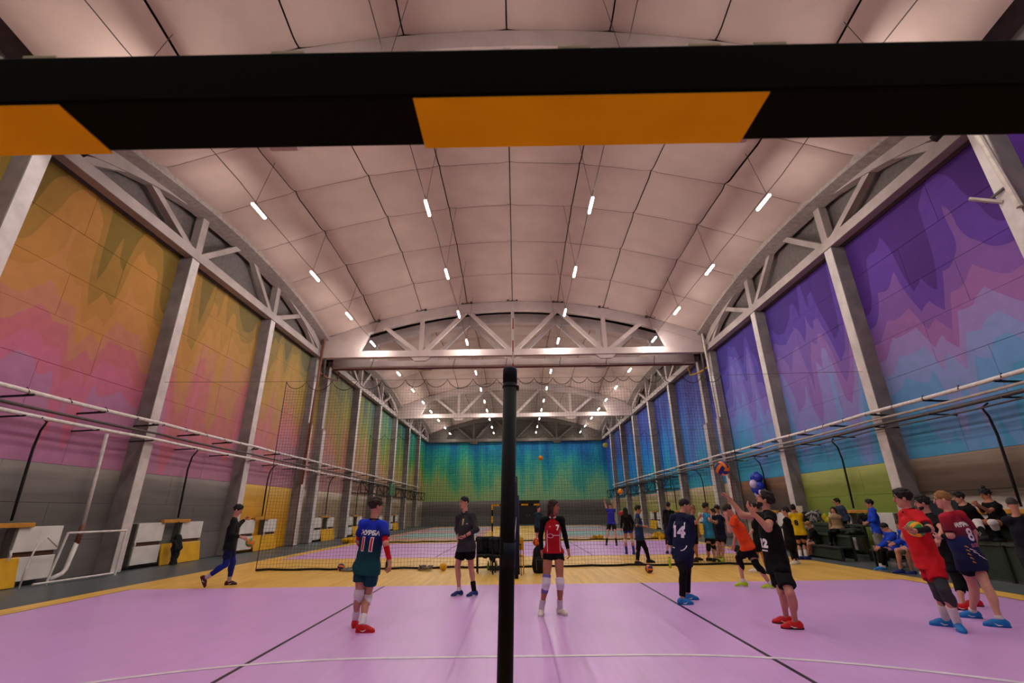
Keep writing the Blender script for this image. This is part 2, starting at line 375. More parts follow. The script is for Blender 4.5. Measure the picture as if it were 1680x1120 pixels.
# transverse roof trusses
def cross_truss(y, label, w=.36, steel=steel):
    t = thing('roof_truss', label, 'truss', (0, y, ZC))
    MB().box((-12.15, y - w / 2, 10.8), (12.15, y + w / 2, 11.22)).build('bottom_chord', steel, t, bevel=.02)
    n = 24; xs = [-11.9 + 23.8 * i / n for i in range(n + 1)]; p = MB()
    for x in xs:
        z = arch(x) + .12; p.v += [(x, y - w / 2, z - .62), (x, y + w / 2, z - .62), (x, y + w / 2, z), (x, y - w / 2, z)]
    for i in range(n): p.f += [tuple(4 * i + q for q in (0, 3, 7, 4)), tuple(4 * i + q for q in (1, 5, 6, 2)), tuple(4 * i + q for q in (3, 2, 6, 7)), tuple(4 * i + q for q in (0, 4, 5, 1))]
    p.f += [(0, 1, 2, 3), (4 * n, 4 * n + 3, 4 * n + 2, 4 * n + 1)]
    p.build('top_chord', steel, t)
    for s in (-1, 1):
        MB().prism([(s * 12.15, 11.2), (s * 9.7, 11.2), (s * 9.2, 12.45), (s * 11.9, 12.0), (s * 12.15, 11.95)], y - w / 2 + .02, y + w / 2 - .02).build('end_gusset', steel, t)
        MB().bar((s * 5.85, y, 11.1), (s * 5.85, y, arch(5.85) - .3), .24, .26).build('vertical_post', steel, t)
        for (xa, za, xb, zb) in ((8.2, arch(8.2) - .4, 6.1, 11.15), (5.6, 11.15, 3.0, arch(3) - .35), (2.9, arch(2.9) - .35, .15, 11.15)):
            MB().bar((s * xa, y, za), (s * xb, y, zb), .22, .24).build('diagonal', steel, t)
        MB().prism([(s * 5.2, 10.82), (s * 5.5, 10.55), (s * 6.2, 10.55), (s * 6.5, 10.82)], y - .1, y + .1).build('gusset', steel, t)
    MB().bar((0, y, 11.1), (0, y, arch(0) - .3), .2, .24).build('vertical_post', steel, t)
    return t
cross_truss(9.35, 'white arched roof truss nearest the camera, crossing above the striped crossbar')
cross_truss(27.35, 'white arched roof truss with lamp glow crossing mid hall, in front of its twin')
cross_truss(29.4, 'second white arched truss just behind the mid-hall one, carrying a red pipe')
cross_truss(47.4, 'white arched roof truss deep in the hall, seen through the nets')
cross_truss(65.0, 'shaded roof truss against the dark gable of the far end wall', steel=mat('shaded_steel', '#554d48', .7))  # darker copy of the truss steel, shade put into its colour
# frames along the side walls
side_m = mat('grey_painted_frame', '#988b88', .6, .15, 1.5)
def side_truss(s, a, b_, label):
    t = thing('side_truss', label, 'truss', (s * XC, a, ZC)); w = .34; x0 = s * (XC + .14); steel = side_m
    MB().box((x0 - w / 2, a, ZC), (x0 + w / 2, b_, ZC + .38)).build('bottom_chord', steel, t, bevel=.015)
    def top(y): return 11.55 + 2.0 * (1 - ((y - (a + b_) / 2) / 9.0) ** 2)
    n = 18; p = MB()
    for i in range(n + 1):
        y = a + (b_ - a) * i / n; z = top(y); p.v += [(x0 - w / 2, y, z - .5), (x0 + w / 2, y, z - .5), (x0 + w / 2, y, z), (x0 - w / 2, y, z)]
    for i in range(n): p.f += [tuple(4 * i + q for q in (0, 3, 7, 4)), tuple(4 * i + q for q in (1, 5, 6, 2)), tuple(4 * i + q for q in (3, 2, 6, 7)), tuple(4 * i + q for q in (0, 4, 5, 1))]
    p.build('top_chord', steel, t)
    for y in (a + 6, b_ - 6):
        MB().bar((x0, y, ZC + .2), (x0, y, top(y) - .2), .3, .34).build('vertical_post', steel, t)
        for d in (-3, 3): MB().bar((x0, y + .08 * d, ZC + .25), (x0, y + d * .95, top(y + d) - .25), .23, .23, up=(1, 0, 0)).build('diagonal', steel, t)
    for y, d in ((a, 3), (b_, -3)): MB().bar((x0, y + d * .95, top(y + d) - .25), (x0, y + d * .3, ZC + .3), .23, .23, up=(1, 0, 0)).build('diagonal', steel, t)
    q = MB(); q.v = []
    for i in range(n + 1):
        y = a + (b_ - a) * i / n; q.v += [(s * (XW - .08), y, ZC), (s * (XW - .08), y, top(y) + 1.6)]
    q.f = [(2 * i, 2 * i + 2, 2 * i + 3, 2 * i + 1) for i in range(n)]
    q.build('infill_board', mat('grey_infill', '#655c5a', .85, .15), t)
for s, nm in ((-1, 'left'), (1, 'right')):
    side_truss(s, 9.4, 27.4, 'nearest pale arched frame above the %s wall mural' % nm)
    side_truss(s, 29.4, 47.4, 'middle arched frame above the %s wall, behind the double column' % nm)
    side_truss(s, 47.4, 65.3, 'farthest arched frame above the %s wall' % nm)
pp = thing('sprinkler_pipe', 'thin red-brown pipe hung under the mid-hall truss', 'pipe', (0, 29.1, 10.6))
MB().tube([(-12, 29.1, 10.6), (12, 29.1, 10.6)], .06).build('pipe', mat('red_brown_pipe', '#5c2b2a', .5), pp)
for x in (-9.5, -4, -.5, 3.1, 6.2, 9.4): MB().tube([(x, 29.1, 10.6), (x, 29.15, 10.9), (x + .1, 29.2, 11.3)], .02, 6).build('hanger', black, pp)

# strip lamps hung in four rows
lamp_m = emit('lamp_glow', (1.0, .93, .86, 1), LAMP_POWER)
house = mat('lamp_housing', '#d8d4d0', .4)
LY = [-4.5, .0, 4.4, 8.45, 13.65, 18.5, 23.05, 26.6, 34.3, 39.55, 44.4, 46.5, 53.8, 59.1, 63.6]
ORD = ['first', 'second', 'third', 'fourth', 'fifth', 'sixth', 'seventh', 'eighth', 'ninth', 'tenth', 'eleventh', 'twelfth']
RN = {-9.0: 'left outer', -2.95: 'left inner', 2.9: 'right inner', 9.05: 'right outer'}
for x0_, rn in RN.items():
    for k, y in enumerate(LY):
        z, xk = {26.6: (11.47, .967), 46.5: (11.33, .955)}.get(y, (11.8, 1)); x = x0_ * xk
        vis = y > 6
        lab = ('%s visible lamp from the camera in the %s row of ceiling strip lamps' % (ORD[k - 3], rn)) if vis else 'strip lamp overhead, out of the photo, in the %s row, %s behind' % (rn, ['third', 'second', 'nearest'][k])
        t = thing('strip_lamp', lab, 'lamp', (x, y, z), 'strip lamps hung under the roof')
        MB().box((x - .045, y - .45, z + .035), (x + .045, y + .45, z + .075)).build('housing', house, t)
        MB().box((x - .037, y - .43, z - .02), (x + .037, y + .43, z + .034)).build('diffuser', lamp_m, t)
        if vis:
            for d in (-.3,):
                MB().bar((x, y + d, z + .07), (x + (.35 if x < 0 else -.35), y + d + .1, arch(x) + rise(y) + .1), .012, .012).build('wire', mat('wire', '#4a4044'), t)
for x, rn in RN.items():
    b = MB(); pts = []
    yy = 6.0
    while yy < 64: pts.append((x + random.uniform(-.03, .03), yy, 12.0 + random.uniform(-.03, .03))); yy += 1.6
    tag(MB().tube(pts, .014, 5).build('power_cable', mat('wire', '#4a4044')), 'thin dark cable linking the %s row of strip lamps' % rn, 'cable', 'cables along the lamp rows')

# ------------------------------------------------------------------ pipes, lattice and heaters along the side walls
dark_pipe = mat('dark_pipe', '#4a423e', .5, .2); tan_pipe = mat('weathered_pipe', '#b3a79e', .5, .2, 4); rust = mat('rusty_pipe', '#6e4030', .6, .25, 5)
board_w, board_y, wood_r, wood_d = mat('white_board', '#cdc7c2', .6, .1, 2), mat('yellow_board', '#d09a0e', .6, .12, 3), mat('varnished_rail', '#b57a26', .5, .2, 6), mat('brown_slot', '#4b2f1c', .7)
for s, nm in ((-1, 'left'), (1, 'right')):
    lv = [4.56, 4.22, 4.03] if s < 0 else [4.54, 4.3, 4.12]
    X = s * 11.93
    t = thing('pipe_run', 'run of three pipes on brackets along the %s wall at gallery height' % nm, 'pipe', (X, 5, 4.2))
    def sag(y, z, a): return z - a * abs(math.sin((y - 3.4) * PI / 6))
    for z, r, m, n_ in ((lv[0], .055, white_pipe, 'upper_pipe'), (lv[1], .038, dark_pipe if s < 0 else tan_pipe, 'middle_pipe'), (lv[2], .05, white_pipe if s < 0 else dark_pipe, 'lower_pipe')):
        MB().tube([(X + s * (.0 if n_ == 'upper_pipe' else .08), 5 + .75 * i, sag(5 + .75 * i, z, .03)) for i in range(73)], r, 10).build(n_, m, t, True)
    if s > 0: MB().tube([(X + .1, 5 + .75 * i, sag(5 + .75 * i, 3.98, .05)) for i in range(30)], .022, 6).build('thin_pipe', dark_pipe, t, True)
    y = 6.2
    while y < 35:
        MB().tube([(X - .075, y, lv[0] - .05), (X, y + .03, lv[0] + .066), (X + .075, y + .06, lv[0] - .05), (X - .02, y + .09, lv[0] - .07)], .014, 5).build('pipe_tie', black, t); y += 1.15
    y = 6.8
    while y < 59:
        b = MB(); b.bar((s * (XW - .02), y, lv[0] - .12), (X - s * .06, y, lv[0] - .085), .04, .05); b.bar((s * (XW - .02), y, lv[0] + .25), (s * (XW - .02), y, lv[0] - .2), .05, .04)
        b.bar((s * (XW - .25), y, lv[0] - .12), (X + s * .2, y + .15, lv[0] - .02), .025, .025); b.bar((s * (XW - .02), y, lv[2] - .1), (X - s * .03, y, lv[2] - .07), .03, .04); b.build('bracket', black, t); y += 2.1 if y < 30 else 3.0
    # lattice gallery deep in the hall
    g = thing('lattice_girder', 'dark steel lattice girder hung along the %s wall deep in the hall' % nm, 'girder', (s * 11.75, 36.4, 3.1))
    for z in (3.12, 3.95):
        MB().bar((s * 11.75, 36.3, z), (s * 11.75, 62, z), .08, .08).build('chord', black, g); MB().bar((s * 12.5, 36.3, z), (s * 12.5, 62, z), .06, .06).build('chord', black, g)
    for i in range(13):
        y = 36.3 + 2.14 * i
        MB().bar((s * 11.75, y, 3.12), (s * 11.75, y, 3.95), .06, .06).build('upright', black, g)
        MB().bar((s * 11.75, y, 3.95), (s * 12.62, y, 3.95), .05, .05).build('cross_bar', black, g)
        if i < 12: MB().bar((s * 11.75, y, 3.12 if i % 2 else 3.95), (s * 11.75, y + 2.14, 3.95 if i % 2 else 3.12), .05, .05).build('brace', black, g)
    # per bay: hose, white radiator boards with a slot, yellow board, rail
    hose_lab = {}
    mids = [(COLS[i] + COLS[i + 1]) / 2 for i in range(len(COLS) - 1) if COLS[i + 1] - COLS[i] > 3]
    for k, ym in enumerate(mids[:7]):
        od = ORD[k]
        if k < 5:
            yh = ym - .45
            tag(MB().tube([(s * 11.97, yh - .5, 4.0), (s * 12.1, yh - .2, 3.95), (s * 12.4, yh, 3.75), (s * 12.52, yh + .08, 3.3), (s * 12.55, yh + .15, 2.4), (s * 12.56, yh + .2, 1.55)], [.025, .025, .028, .032, .036, .03], 8).build('hose', black, None, True),
                'black hose curving from the wall pipes down the %s bay of the %s wall' % (od, nm), 'hose', 'hoses on the walls')
        t = thing('radiator_cover', 'white radiator boards with wooden rail and yellow board, %s bay of the %s wall' % (od, nm), 'radiator cover', (s * 12.5, ym, 0), 'radiator covers along the walls')
        xa, xb = s * 12.66, s * 12.44
        for j, (y0, y1) in enumerate(((ym - 2.2, ym - 1.0), (ym - .1, ym + 1.1))):
            MB().box((min(xa, xb), y0, .12), (max(xa, xb), y1, .68)).build('lower_board', board_w, t, bevel=.01)
            MB().box((min(xa, xb), y0, .8), (max(xa, xb), y1, 1.4)).build('upper_board', board_w, t, bevel=.01)
            MB().box((min(xa, s * 12.5), y0 + .02, .68), (max(xa, s * 12.5), y1 - .02, .8)).build('slot', wood_d, t)
            MB().box((min(xa, s * 12.46), y0 - .06, .1), (max(xa, s * 12.46), y0 - .005, 1.38)).build('side_board', mat('grey_side', '#5b5550'), t)
            MB().tube([(s * 12.4, y0 - .07, .86), (s * 12.36, y0 - .07, .74), (s * 12.4, y0 - .07, .64)], .025, 6).build('handle', white_pipe, t)
        MB().bar((s * 12.42, ym - 1.2, 1.44), (s * 12.42, ym + .2 + (.9 if s > 0 and k == 0 else 0), 1.44), .12, .11).build('rail', wood_r, t, bevel=.01)
        for y in (ym - .9, ym - .1): MB().bar((s * 12.41, y, 1.44), (s * 12.69, y, 1.44), .05, .05).build('rail_bracket', wood_d, t)
        q = Matrix.Translation((s * 12.36, ym + (.15 if k else -.6), 0)) @ Matrix.Rotation(s * R(9), 4, 'Y')
        if s < 0 or k > 2: MB().box((-.025, -1.1 if k else -.75, 0), (.025, 1.0 if k else .75, .7), q).build('yellow_board', board_y, t, bevel=.008)
tag(MB().box((-11.8, 44.6, 3.2), (-11.68, 46.3, 4.2)).build('green_board', mat('green_board', '#3f6b4a', .6)), 'small green board fixed to the lattice girder on the left', 'board')
t = thing('drain_pipe', 'white downpipe with a joint and elbow on the first bay of the left wall', 'pipe', (-12.5, 14.0, 0))
MB().tube([(-12.45, 14.0, 4.0), (-12.5, 14.15, 1.4)], .05, 10).build('upper_pipe', white_pipe, t, True); MB().tube([(-12.5, 14.15, 1.4), (-12.5, 14.12, .9)], .065, 10).build('joint', rust, t, True)
MB().tube([(-12.5, 14.12, .95), (-12.5, 14.0, .25), (-12.48, 13.9, .16), (-12.5, 13.6, .05)], .06, 10).build('elbow', white_pipe, t, True)
t = thing('railing', 'white tubular railing in front of the first left column', 'railing', (-12.0, 13.8, 0))
for a, b in (((-11.9, 13.1, 1.22), (-11.75, 14.85, 1.22)), ((-11.95, 12.6, .06), (-11.8, 14.9, .06))): MB().tube([a, b], .028, 8).build('rail', white_pipe, t)
for a, b in (((-11.75, 14.85, 1.24), (-11.75, 14.85, .0)), ((-11.9, 13.1, 1.24), (-11.95, 12.95, .0))): MB().tube([a, b], .028, 8).build('post', white_pipe, t)
MB().tube([(-11.95, 12.95, .9), (-11.95, 12.6, 1.15), (-11.95, 12.4, 1.0), (-11.95, 12.3, .5), (-11.95, 12.28, 0)], .02, 8).build('hoop', white_pipe, t, True)
for s, nm in ((-1, 'left'), (1, 'right')):
    t = thing('riser_pipe', 'pair of rusty riser pipes beside the %s double column' % nm, 'pipe', (s * 12.05, 27.0, 0))
    MB().tube([(s * 12.05, 26.9, 3.2), (s * 12.02, 26.95, 7.5), (s * 11.95, 27.0, 12.2), (s * 11.95, 27.3, 12.35)], .07, 8).build('riser', rust if s < 0 else tan_pipe, t, True)
    MB().tube([(s * 11.85, 27.3, 9.6), (s * 11.85, 27.35, 12.3)], .08, 8).build('riser', dark_pipe, t, True)
    MB().tube([(s * 12.0, 26.95, 9.8), (s * 11.8, 28.0, 9.7), (s * 11.7, 29.2, 9.9), (s * 11.7, 29.4, 10.5)], .06, 8).build('offset', rust if s < 0 else mat('yellow_pipe', '#a07a22', .5), t, True)
    MB().tube([(s * 12.0, 26.7, 0), (s * 12.05, 26.7, 6.5)], .03, 6).build('conduit', rust, t)
t = thing('strut_bracket', 'steel strut and pipe stub fixed to the nearest right column', 'bracket', (12.1, 9.6, 8))
MB().bar((12.18, 9.5, 8.6), (11.7, 9.75, 8.9), .07, .07).build('arm', tan_pipe, t); MB().bar((12.18, 9.3, 8.9), (12.05, 9.75, 8.75), .05, .05).build('arm', dark_pipe, t); MB().tube([(12.1, 9.15, 8.2), (12.1, 9.3, 10.6)], .07, 8).build('pipe_stub', tan_pipe, t)
for s, nm in ((-1, 'left'), (1, 'right')):
    t = thing('spotlight', 'small black spotlight clamped to the near frame above the %s wall' % nm, 'lamp', (s * 11.8, 9.75, 11.1))
    MB().tube([(s * 11.75, 9.65, 11.1), (s * 11.68, 9.95, 11.02)], [.09, .12], 12).build('housing', black, t); MB().bar((s * 12.2, 9.7, 11.12), (s * 11.72, 9.75, 11.1), .04, .04).build('clamp', black, t)

# ------------------------------------------------------------------ nets, posts and goals
net_m = mat('net_cord', '#2c2a24', .9, 0)
def divider(name, y, x0, x1, top, cell, th, label, peaks):
    t = thing('divider_net', label, 'net', ((x0 + x1) / 2, y, 0))
    def zt(x):
        for a, b in zip(peaks[:-1], peaks[1:]):
            if a <= x <= b: u = (x - a) / (b - a); return top - .36 * min(1, (b - a)) * (1 - (2 * u - 1) ** 2) ** .8
        return top - .3
    m = MB(); n = int((x1 - x0) / cell)
    rg = random.Random(3)
    for i in range(n + 1):
        x = x0 + (x1 - x0) * i / n; j = .012 * math.sin(i * .7)
        z1 = zt(x); prev = None
        for k in range(5):
            a = (x + j * k / 4, y + .03 * math.sin(i * .35 + k), .05 + (z1 - .05) * k / 4)
            if prev: m.bar(prev, a, th, th)
            prev = a
    z = .1
    while z < top - .3:
        prev = None
        for k in range(25):
            x = x0 + (x1 - x0) * k / 24; a = (x, y + .03 * math.sin(k * 1.4 + z), z - .02 * math.sin(k * 2.1 + z * 3))
            if prev: m.bar(prev, a, th, th)
            prev = a
        z += cell
    tag(m.build('net_mesh', net_m, t), kind='stuff')
    b = MB(); pts = []
    for a, c in zip(peaks[:-1], peaks[1:]): pts += [(a + (c - a) * q / 8, y, zt(a + (c - a) * q / 8 + 1e-6)) for q in range(8)]
    pts.append((peaks[-1], y, top)); b.tube(pts, .011, 5); b.build('top_rope', net_m, t)
    MB().tube([(x0 + (x1 - x0) * k / 40, y + .05 * math.sin(k * .9), .035 + .012 * math.sin(k * 1.7)) for k in range(41)], .032, 8).build('bottom_rope', mat('dark_rope', '#201a18', .9), t, True)
    for x in (x0, x1): MB().tube([(x, y, top), (x + .02, y, 3), (x, y, .04)], .012, 5).build('side_rope', net_m, t)
    MB().tube([(-12.2, y, top + .06), (x0, y, top + .01), (x1, y, top + .01), (12.2, y, top + .06)], .006, 5).build('hanging_wire', mat('wire', '#4a4044'), t)
    return t
PK = [-7.9, -7.2, -6.3, -5.4, -4.55, -3.74, -3.03, -2.27, -1.37, -.55, .2, .75, 1.4, 2.05, 2.6, 3.15, 3.65, 4.05, 4.6, 5.2, 5.9, 6.6, 7.25]
divider('near', 15.4, -7.9, 7.25, 5.95, .1, .0042, 'tall dark mesh divider net with scalloped top hanging behind the first court', PK)
divider('far', 28.7, -9, 9, 6.2, .12, .006, 'second mesh divider net farther back, behind the second purple court', [-9 + 18 * i / 20 for i in range(21)])

# handball goal the camera looks out of: bar sections with yellow bands, posts beside the frame
gk, gy = mat('goal_black', '#0a0a09', .8, .1, 5, spec=.05), mat('goal_yellow', '#d69a00', .6, .08, 8, spec=.1)
G1 = thing('goal_frame', 'black crossbar with yellow bands right above the camera', 'goal', (0, .385, 0))
MB().box((-1.5, .351, 2.0), (1.5, .419, 2.068)).build('crossbar', gk, G1, bevel=.004)
for i in range(-2, 3):
    xa = -.02 + i * .732; MB().box((max(xa, -1.49), .3525, 1.9985), (min(xa + .366, 1.49), .4205, 2.0)).build('yellow_band', gy, G1)
for x in (-.49, -.43, -.16, .15, .29, .36): MB().box((x - .018, .352, 2.067), (x + .018, .36, 2.0705)).build('net_clip', mat('pale_clip', '#b8b4a4', .5), G1)  # small pale boxes along the upper rear edge of the bar
for sx in (-1.5, 1.5):
    MB().box((sx - .034, .351, 0), (sx + .034, .419, 2.068)).build('post', gk, G1, bevel=.004)
    for k in range(5): MB().box((sx - .0355, .3495, .2 + k * .4), (sx + .0355, .4205, .4 + k * .4)).build('yellow_band', gy, G1)
    MB().bar((sx, .36, .02), (sx, -.9, .02), .05, .04).build('ground_bar', gk, G1); MB().bar((sx, .36, 2.03), (sx, -.2, 2.03), .03, .03).build('net_arm', gk, G1); MB().bar((sx, -.2, 2.03), (sx, -.9, .02), .03, .03).build('net_arm', gk, G1)
G2 = thing('goal_frame', 'black and yellow handball goal far down the hall', 'goal', (0, 30.6, 0))
for sx in (-1.46, 1.46):
    MB().box((sx - .04, 30.56, 0), (sx + .04, 30.64, 2.04)).build('post', gk, G2)
    for z0, z1 in ((.08, .45), (.95, 1.35), (1.72, 2.06)): MB().box((sx - .05, 30.55, z0), (sx + .05, 30.65, z1)).build('yellow_band', gy, G2)
MB().box((-1.46, 30.56, 1.96), (1.46, 30.64, 2.04)).build('crossbar', gk, G2)
for xa, xb in ((-1.46, -1.0), (-.55, -.1), (.35, .8), (1.15, 1.46)): MB().box((xa, 30.55, 1.95), (xb, 30.65, 2.05)).build('yellow_band', gy, G2)
# volleyball posts, net and antenna
post_m, cap_m = mat('black_navy_post', '#07080d', .6, .1, spec=.12), mat('navy_cap', '#10152c', .6, spec=.15)
t = thing('net_post', 'dark net post standing upright right in front of the camera', 'post', (.0, 3.1, 0))
MB().tube([(-.022, 3.1, 0), (.048, 3.1, 2.5)], .047, 24).build('pole', post_m, t, True)
MB().tube([(.046, 3.1, 2.44), (.0475, 3.1, 2.54), (.048, 3.1, 2.552)], [.05, .05, .042], 24).build('cap', cap_m, t, True)
MB().tube([(.0455, 3.1, 2.405), (.046, 3.1, 2.425)], .053, 24).build('ring', cap_m, t, True); MB().box((.09, 3.08, 2.39), (.108, 3.12, 2.42)).build('cleat', black, t)
MB().tube([(.016, 3.1, 1.28), (.022, 3.1, 1.42)], .049, 24).build('navy_sleeve', cap_m, t, True)
t = thing('net_post', 'far navy net post just showing beside the near one', 'post', (.05, 13.0, 0))
MB().tube([(.045, 13.0, 0), (.06, 13.0, 2.5)], .05, 16).build('pole', cap_m, t, True); MB().tube([(.05, 13.0, .1), (.06, 13.0, 2.0)], .085, 16).build('padding', mat('navy_padding', '#0f1638', .8), t, True)
t = thing('volleyball_net', 'volleyball net seen exactly edge-on behind the near post', 'net', (.065, 8, 1.43))
MB().box((.058, 3.2, 2.36), (.068, 12.9, 2.43)).build('top_tape', mat('white_tape', '#cfc8c8'), t); MB().box((.06, 3.2, 1.43), (.066, 12.9, 1.47)).build('bottom_tape', mat('white_tape', '#cfc8c8'), t)
m = MB()
for i in range(97): m.bar((.063, 3.25 + .1 * i, 1.45), (.063, 3.25 + .1 * i, 2.4), .003, .003)
for i in range(9): m.bar((.063, 3.2, 1.53 + .1 * i), (.063, 12.9, 1.53 + .1 * i), .003, .003)
tag(m.build('net_mesh', net_m, t), kind='stuff')
t = thing('antenna', 'slim red and white antenna rising above the near post', 'antenna', (.075, 3.55, 1.43))
for k in range(18): MB().tube([(.04 + .002 * k, 3.55, 1.43 + .1 * k), (.042 + .002 * k, 3.55, 1.53 + .1 * k)], .005, 8).build('band', mat('antenna_red', '#9a1020', .4) if k % 2 == 0 else mat('antenna_white', '#cfc8c8', .4), t)
# ------------------------------------------------------------------ benches, bags, table, small things
green_b, green_d = mat('dark_green_board', '#2b362c', .6, .2, 3), mat('bench_dark', '#20231f', .7, .2)
def stand(label, y0, y1, rows, n):
    t = thing('spectator_bench', label, 'bench', (rows[0][0], y0, 0))
    for (xa, xb, z) in rows:
        k = max(1, int((y1 - y0) / 1.9)); L = (y1 - y0) / k
        for i in range(k): MB().box((xa - .04, y0 + L * i + .01, z - .05), (xb, y0 + L * (i + 1) - .01, z)).build('seat_plank', green_b if z > .6 else green_d, t, bevel=.006)
        for i in range(k): MB().box((xa + .02, y0 + L * i + .02, .05 if z < 1 else z - .36), (xa + .05, y0 + L * (i + 1) - .02, z - .06)).build('front_board', green_b, t)
        for i in range(k + 1): MB().bar((xa, min(max(y0 + L * i, y0 + .04), y1 - .04), 0), (xa, min(max(y0 + L * i, y0 + .04), y1 - .04), z - .05), .07, .06).build('support', green_d, t)
    return t
stand('near dark green stepped bench on the right, under the seated player with hair bun', 9.0, 13.4, [(10.85, 11.3, .8), (11.3, 11.95, 1.2)], 1)
stand('far dark green stepped bench on the right, with coats piled on it', 15.9, 19.6, [(10.3, 10.7, .4), (10.7, 11.2, .74), (11.2, 11.95, 1.04)], 2)
t = thing('low_bench', 'low dark bench under the two seated players in blue', 'bench', (10.5, 13.4, 0))
MB().box((10.25, 12.5, .4), (10.62, 14.6, .45)).build('seat', green_d, t, bevel=.006)
for y in (12.6, 14.5):
    for x in (10.3, 10.57): MB().bar((x, y, 0), (x, y, .4), .05, .05).build('leg', black, t)
fab = lambda c: mat('fabric_' + c[1:], c, .9, .25, 12, bump=.5, bscale=25)
def lump(name, label, cat, c, r, col, sq=(1, 1, .7), grp=None, seed=0, parts=()):
    rg = random.Random(seed); f = Field(.025); c = Vector(c)
    for k in range(20):
        M_ = np.array(Matrix.Rotation(rg.uniform(0, 3), 3, 'Z') @ Matrix.Rotation(rg.uniform(-.5, .5), 3, 'X'))
        f.ell(c + Vector((rg.uniform(-.75, .75) * r * sq[0], rg.uniform(-.75, .75) * r * sq[1], rg.uniform(-.55, .35) * r * sq[2])), M_, (r * sq[0] * rg.uniform(.3, .55), r * sq[1] * rg.uniform(.15, .3), r * sq[2] * rg.uniform(.2, .45)))
    return f, c

# ------------------------------------------------------------------ people: distance fields turned into one skin each
_E = [((0, 0, 0), (1, 0, 0)), ((0, 1, 0), (1, 1, 0)), ((0, 0, 1), (1, 0, 1)), ((0, 1, 1), (1, 1, 1)),
      ((0, 0, 0), (0, 1, 0)), ((1, 0, 0), (1, 1, 0)), ((0, 0, 1), (0, 1, 1)), ((1, 0, 1), (1, 1, 1)),
      ((0, 0, 0), (0, 0, 1)), ((1, 0, 0), (1, 0, 1)), ((0, 1, 0), (0, 1, 1)), ((1, 1, 0), (1, 1, 1))]
def surface_nets(d, org, h):
    nx, ny, nz = [n - 1 for n in d.shape]
    sub = lambda c: d[c[0]:c[0] + nx, c[1]:c[1] + ny, c[2]:c[2] + nz]
    acc = np.zeros((nx, ny, nz, 3)); cnt = np.zeros((nx, ny, nz))
    for a, b in _E:
        A, B = sub(a), sub(b); m = (A < 0) != (B < 0)
        t = np.where(m, A / np.where(m, A - B, 1), 0)
        for k in range(3): acc[..., k] += np.where(m, a[k] + t * (b[k] - a[k]), 0)
        cnt += m
    act = cnt > 0; idx = np.full((nx, ny, nz), -1); ii = np.argwhere(act); idx[act] = np.arange(len(ii))
    V = (acc[act] / cnt[act][:, None] + ii) * h + np.array(org)
    F = []
    s = d < 0
    for ax in range(3):
        sl0 = [slice(1, -1)] * 3; sl1 = [slice(1, -1)] * 3
        sl0[ax] = slice(0, -1); sl1[ax] = slice(1, None)
        m = s[tuple(sl0)] != s[tuple(sl1)]; neg = s[tuple(sl0)]
        p = np.argwhere(m); ng = neg[m]
        off = np.ones(3, int); off[ax] = 0; p = p + off
        u, v = [(1, 2), (2, 0), (0, 1)][ax]
        eu, ev = np.eye(3, dtype=int)[u], np.eye(3, dtype=int)[v]
        q = [p - eu - ev, p - ev, p, p - eu]
        Q = np.stack([idx[tuple(np.clip(c, 0, [nx - 1, ny - 1, nz - 1]).T)] for c in q], 1)
        Q[~ng] = Q[~ng][:, ::-1]
        F.append(Q)
    F = np.concatenate(F); F = F[(F >= 0).all(1)]
    return V, F
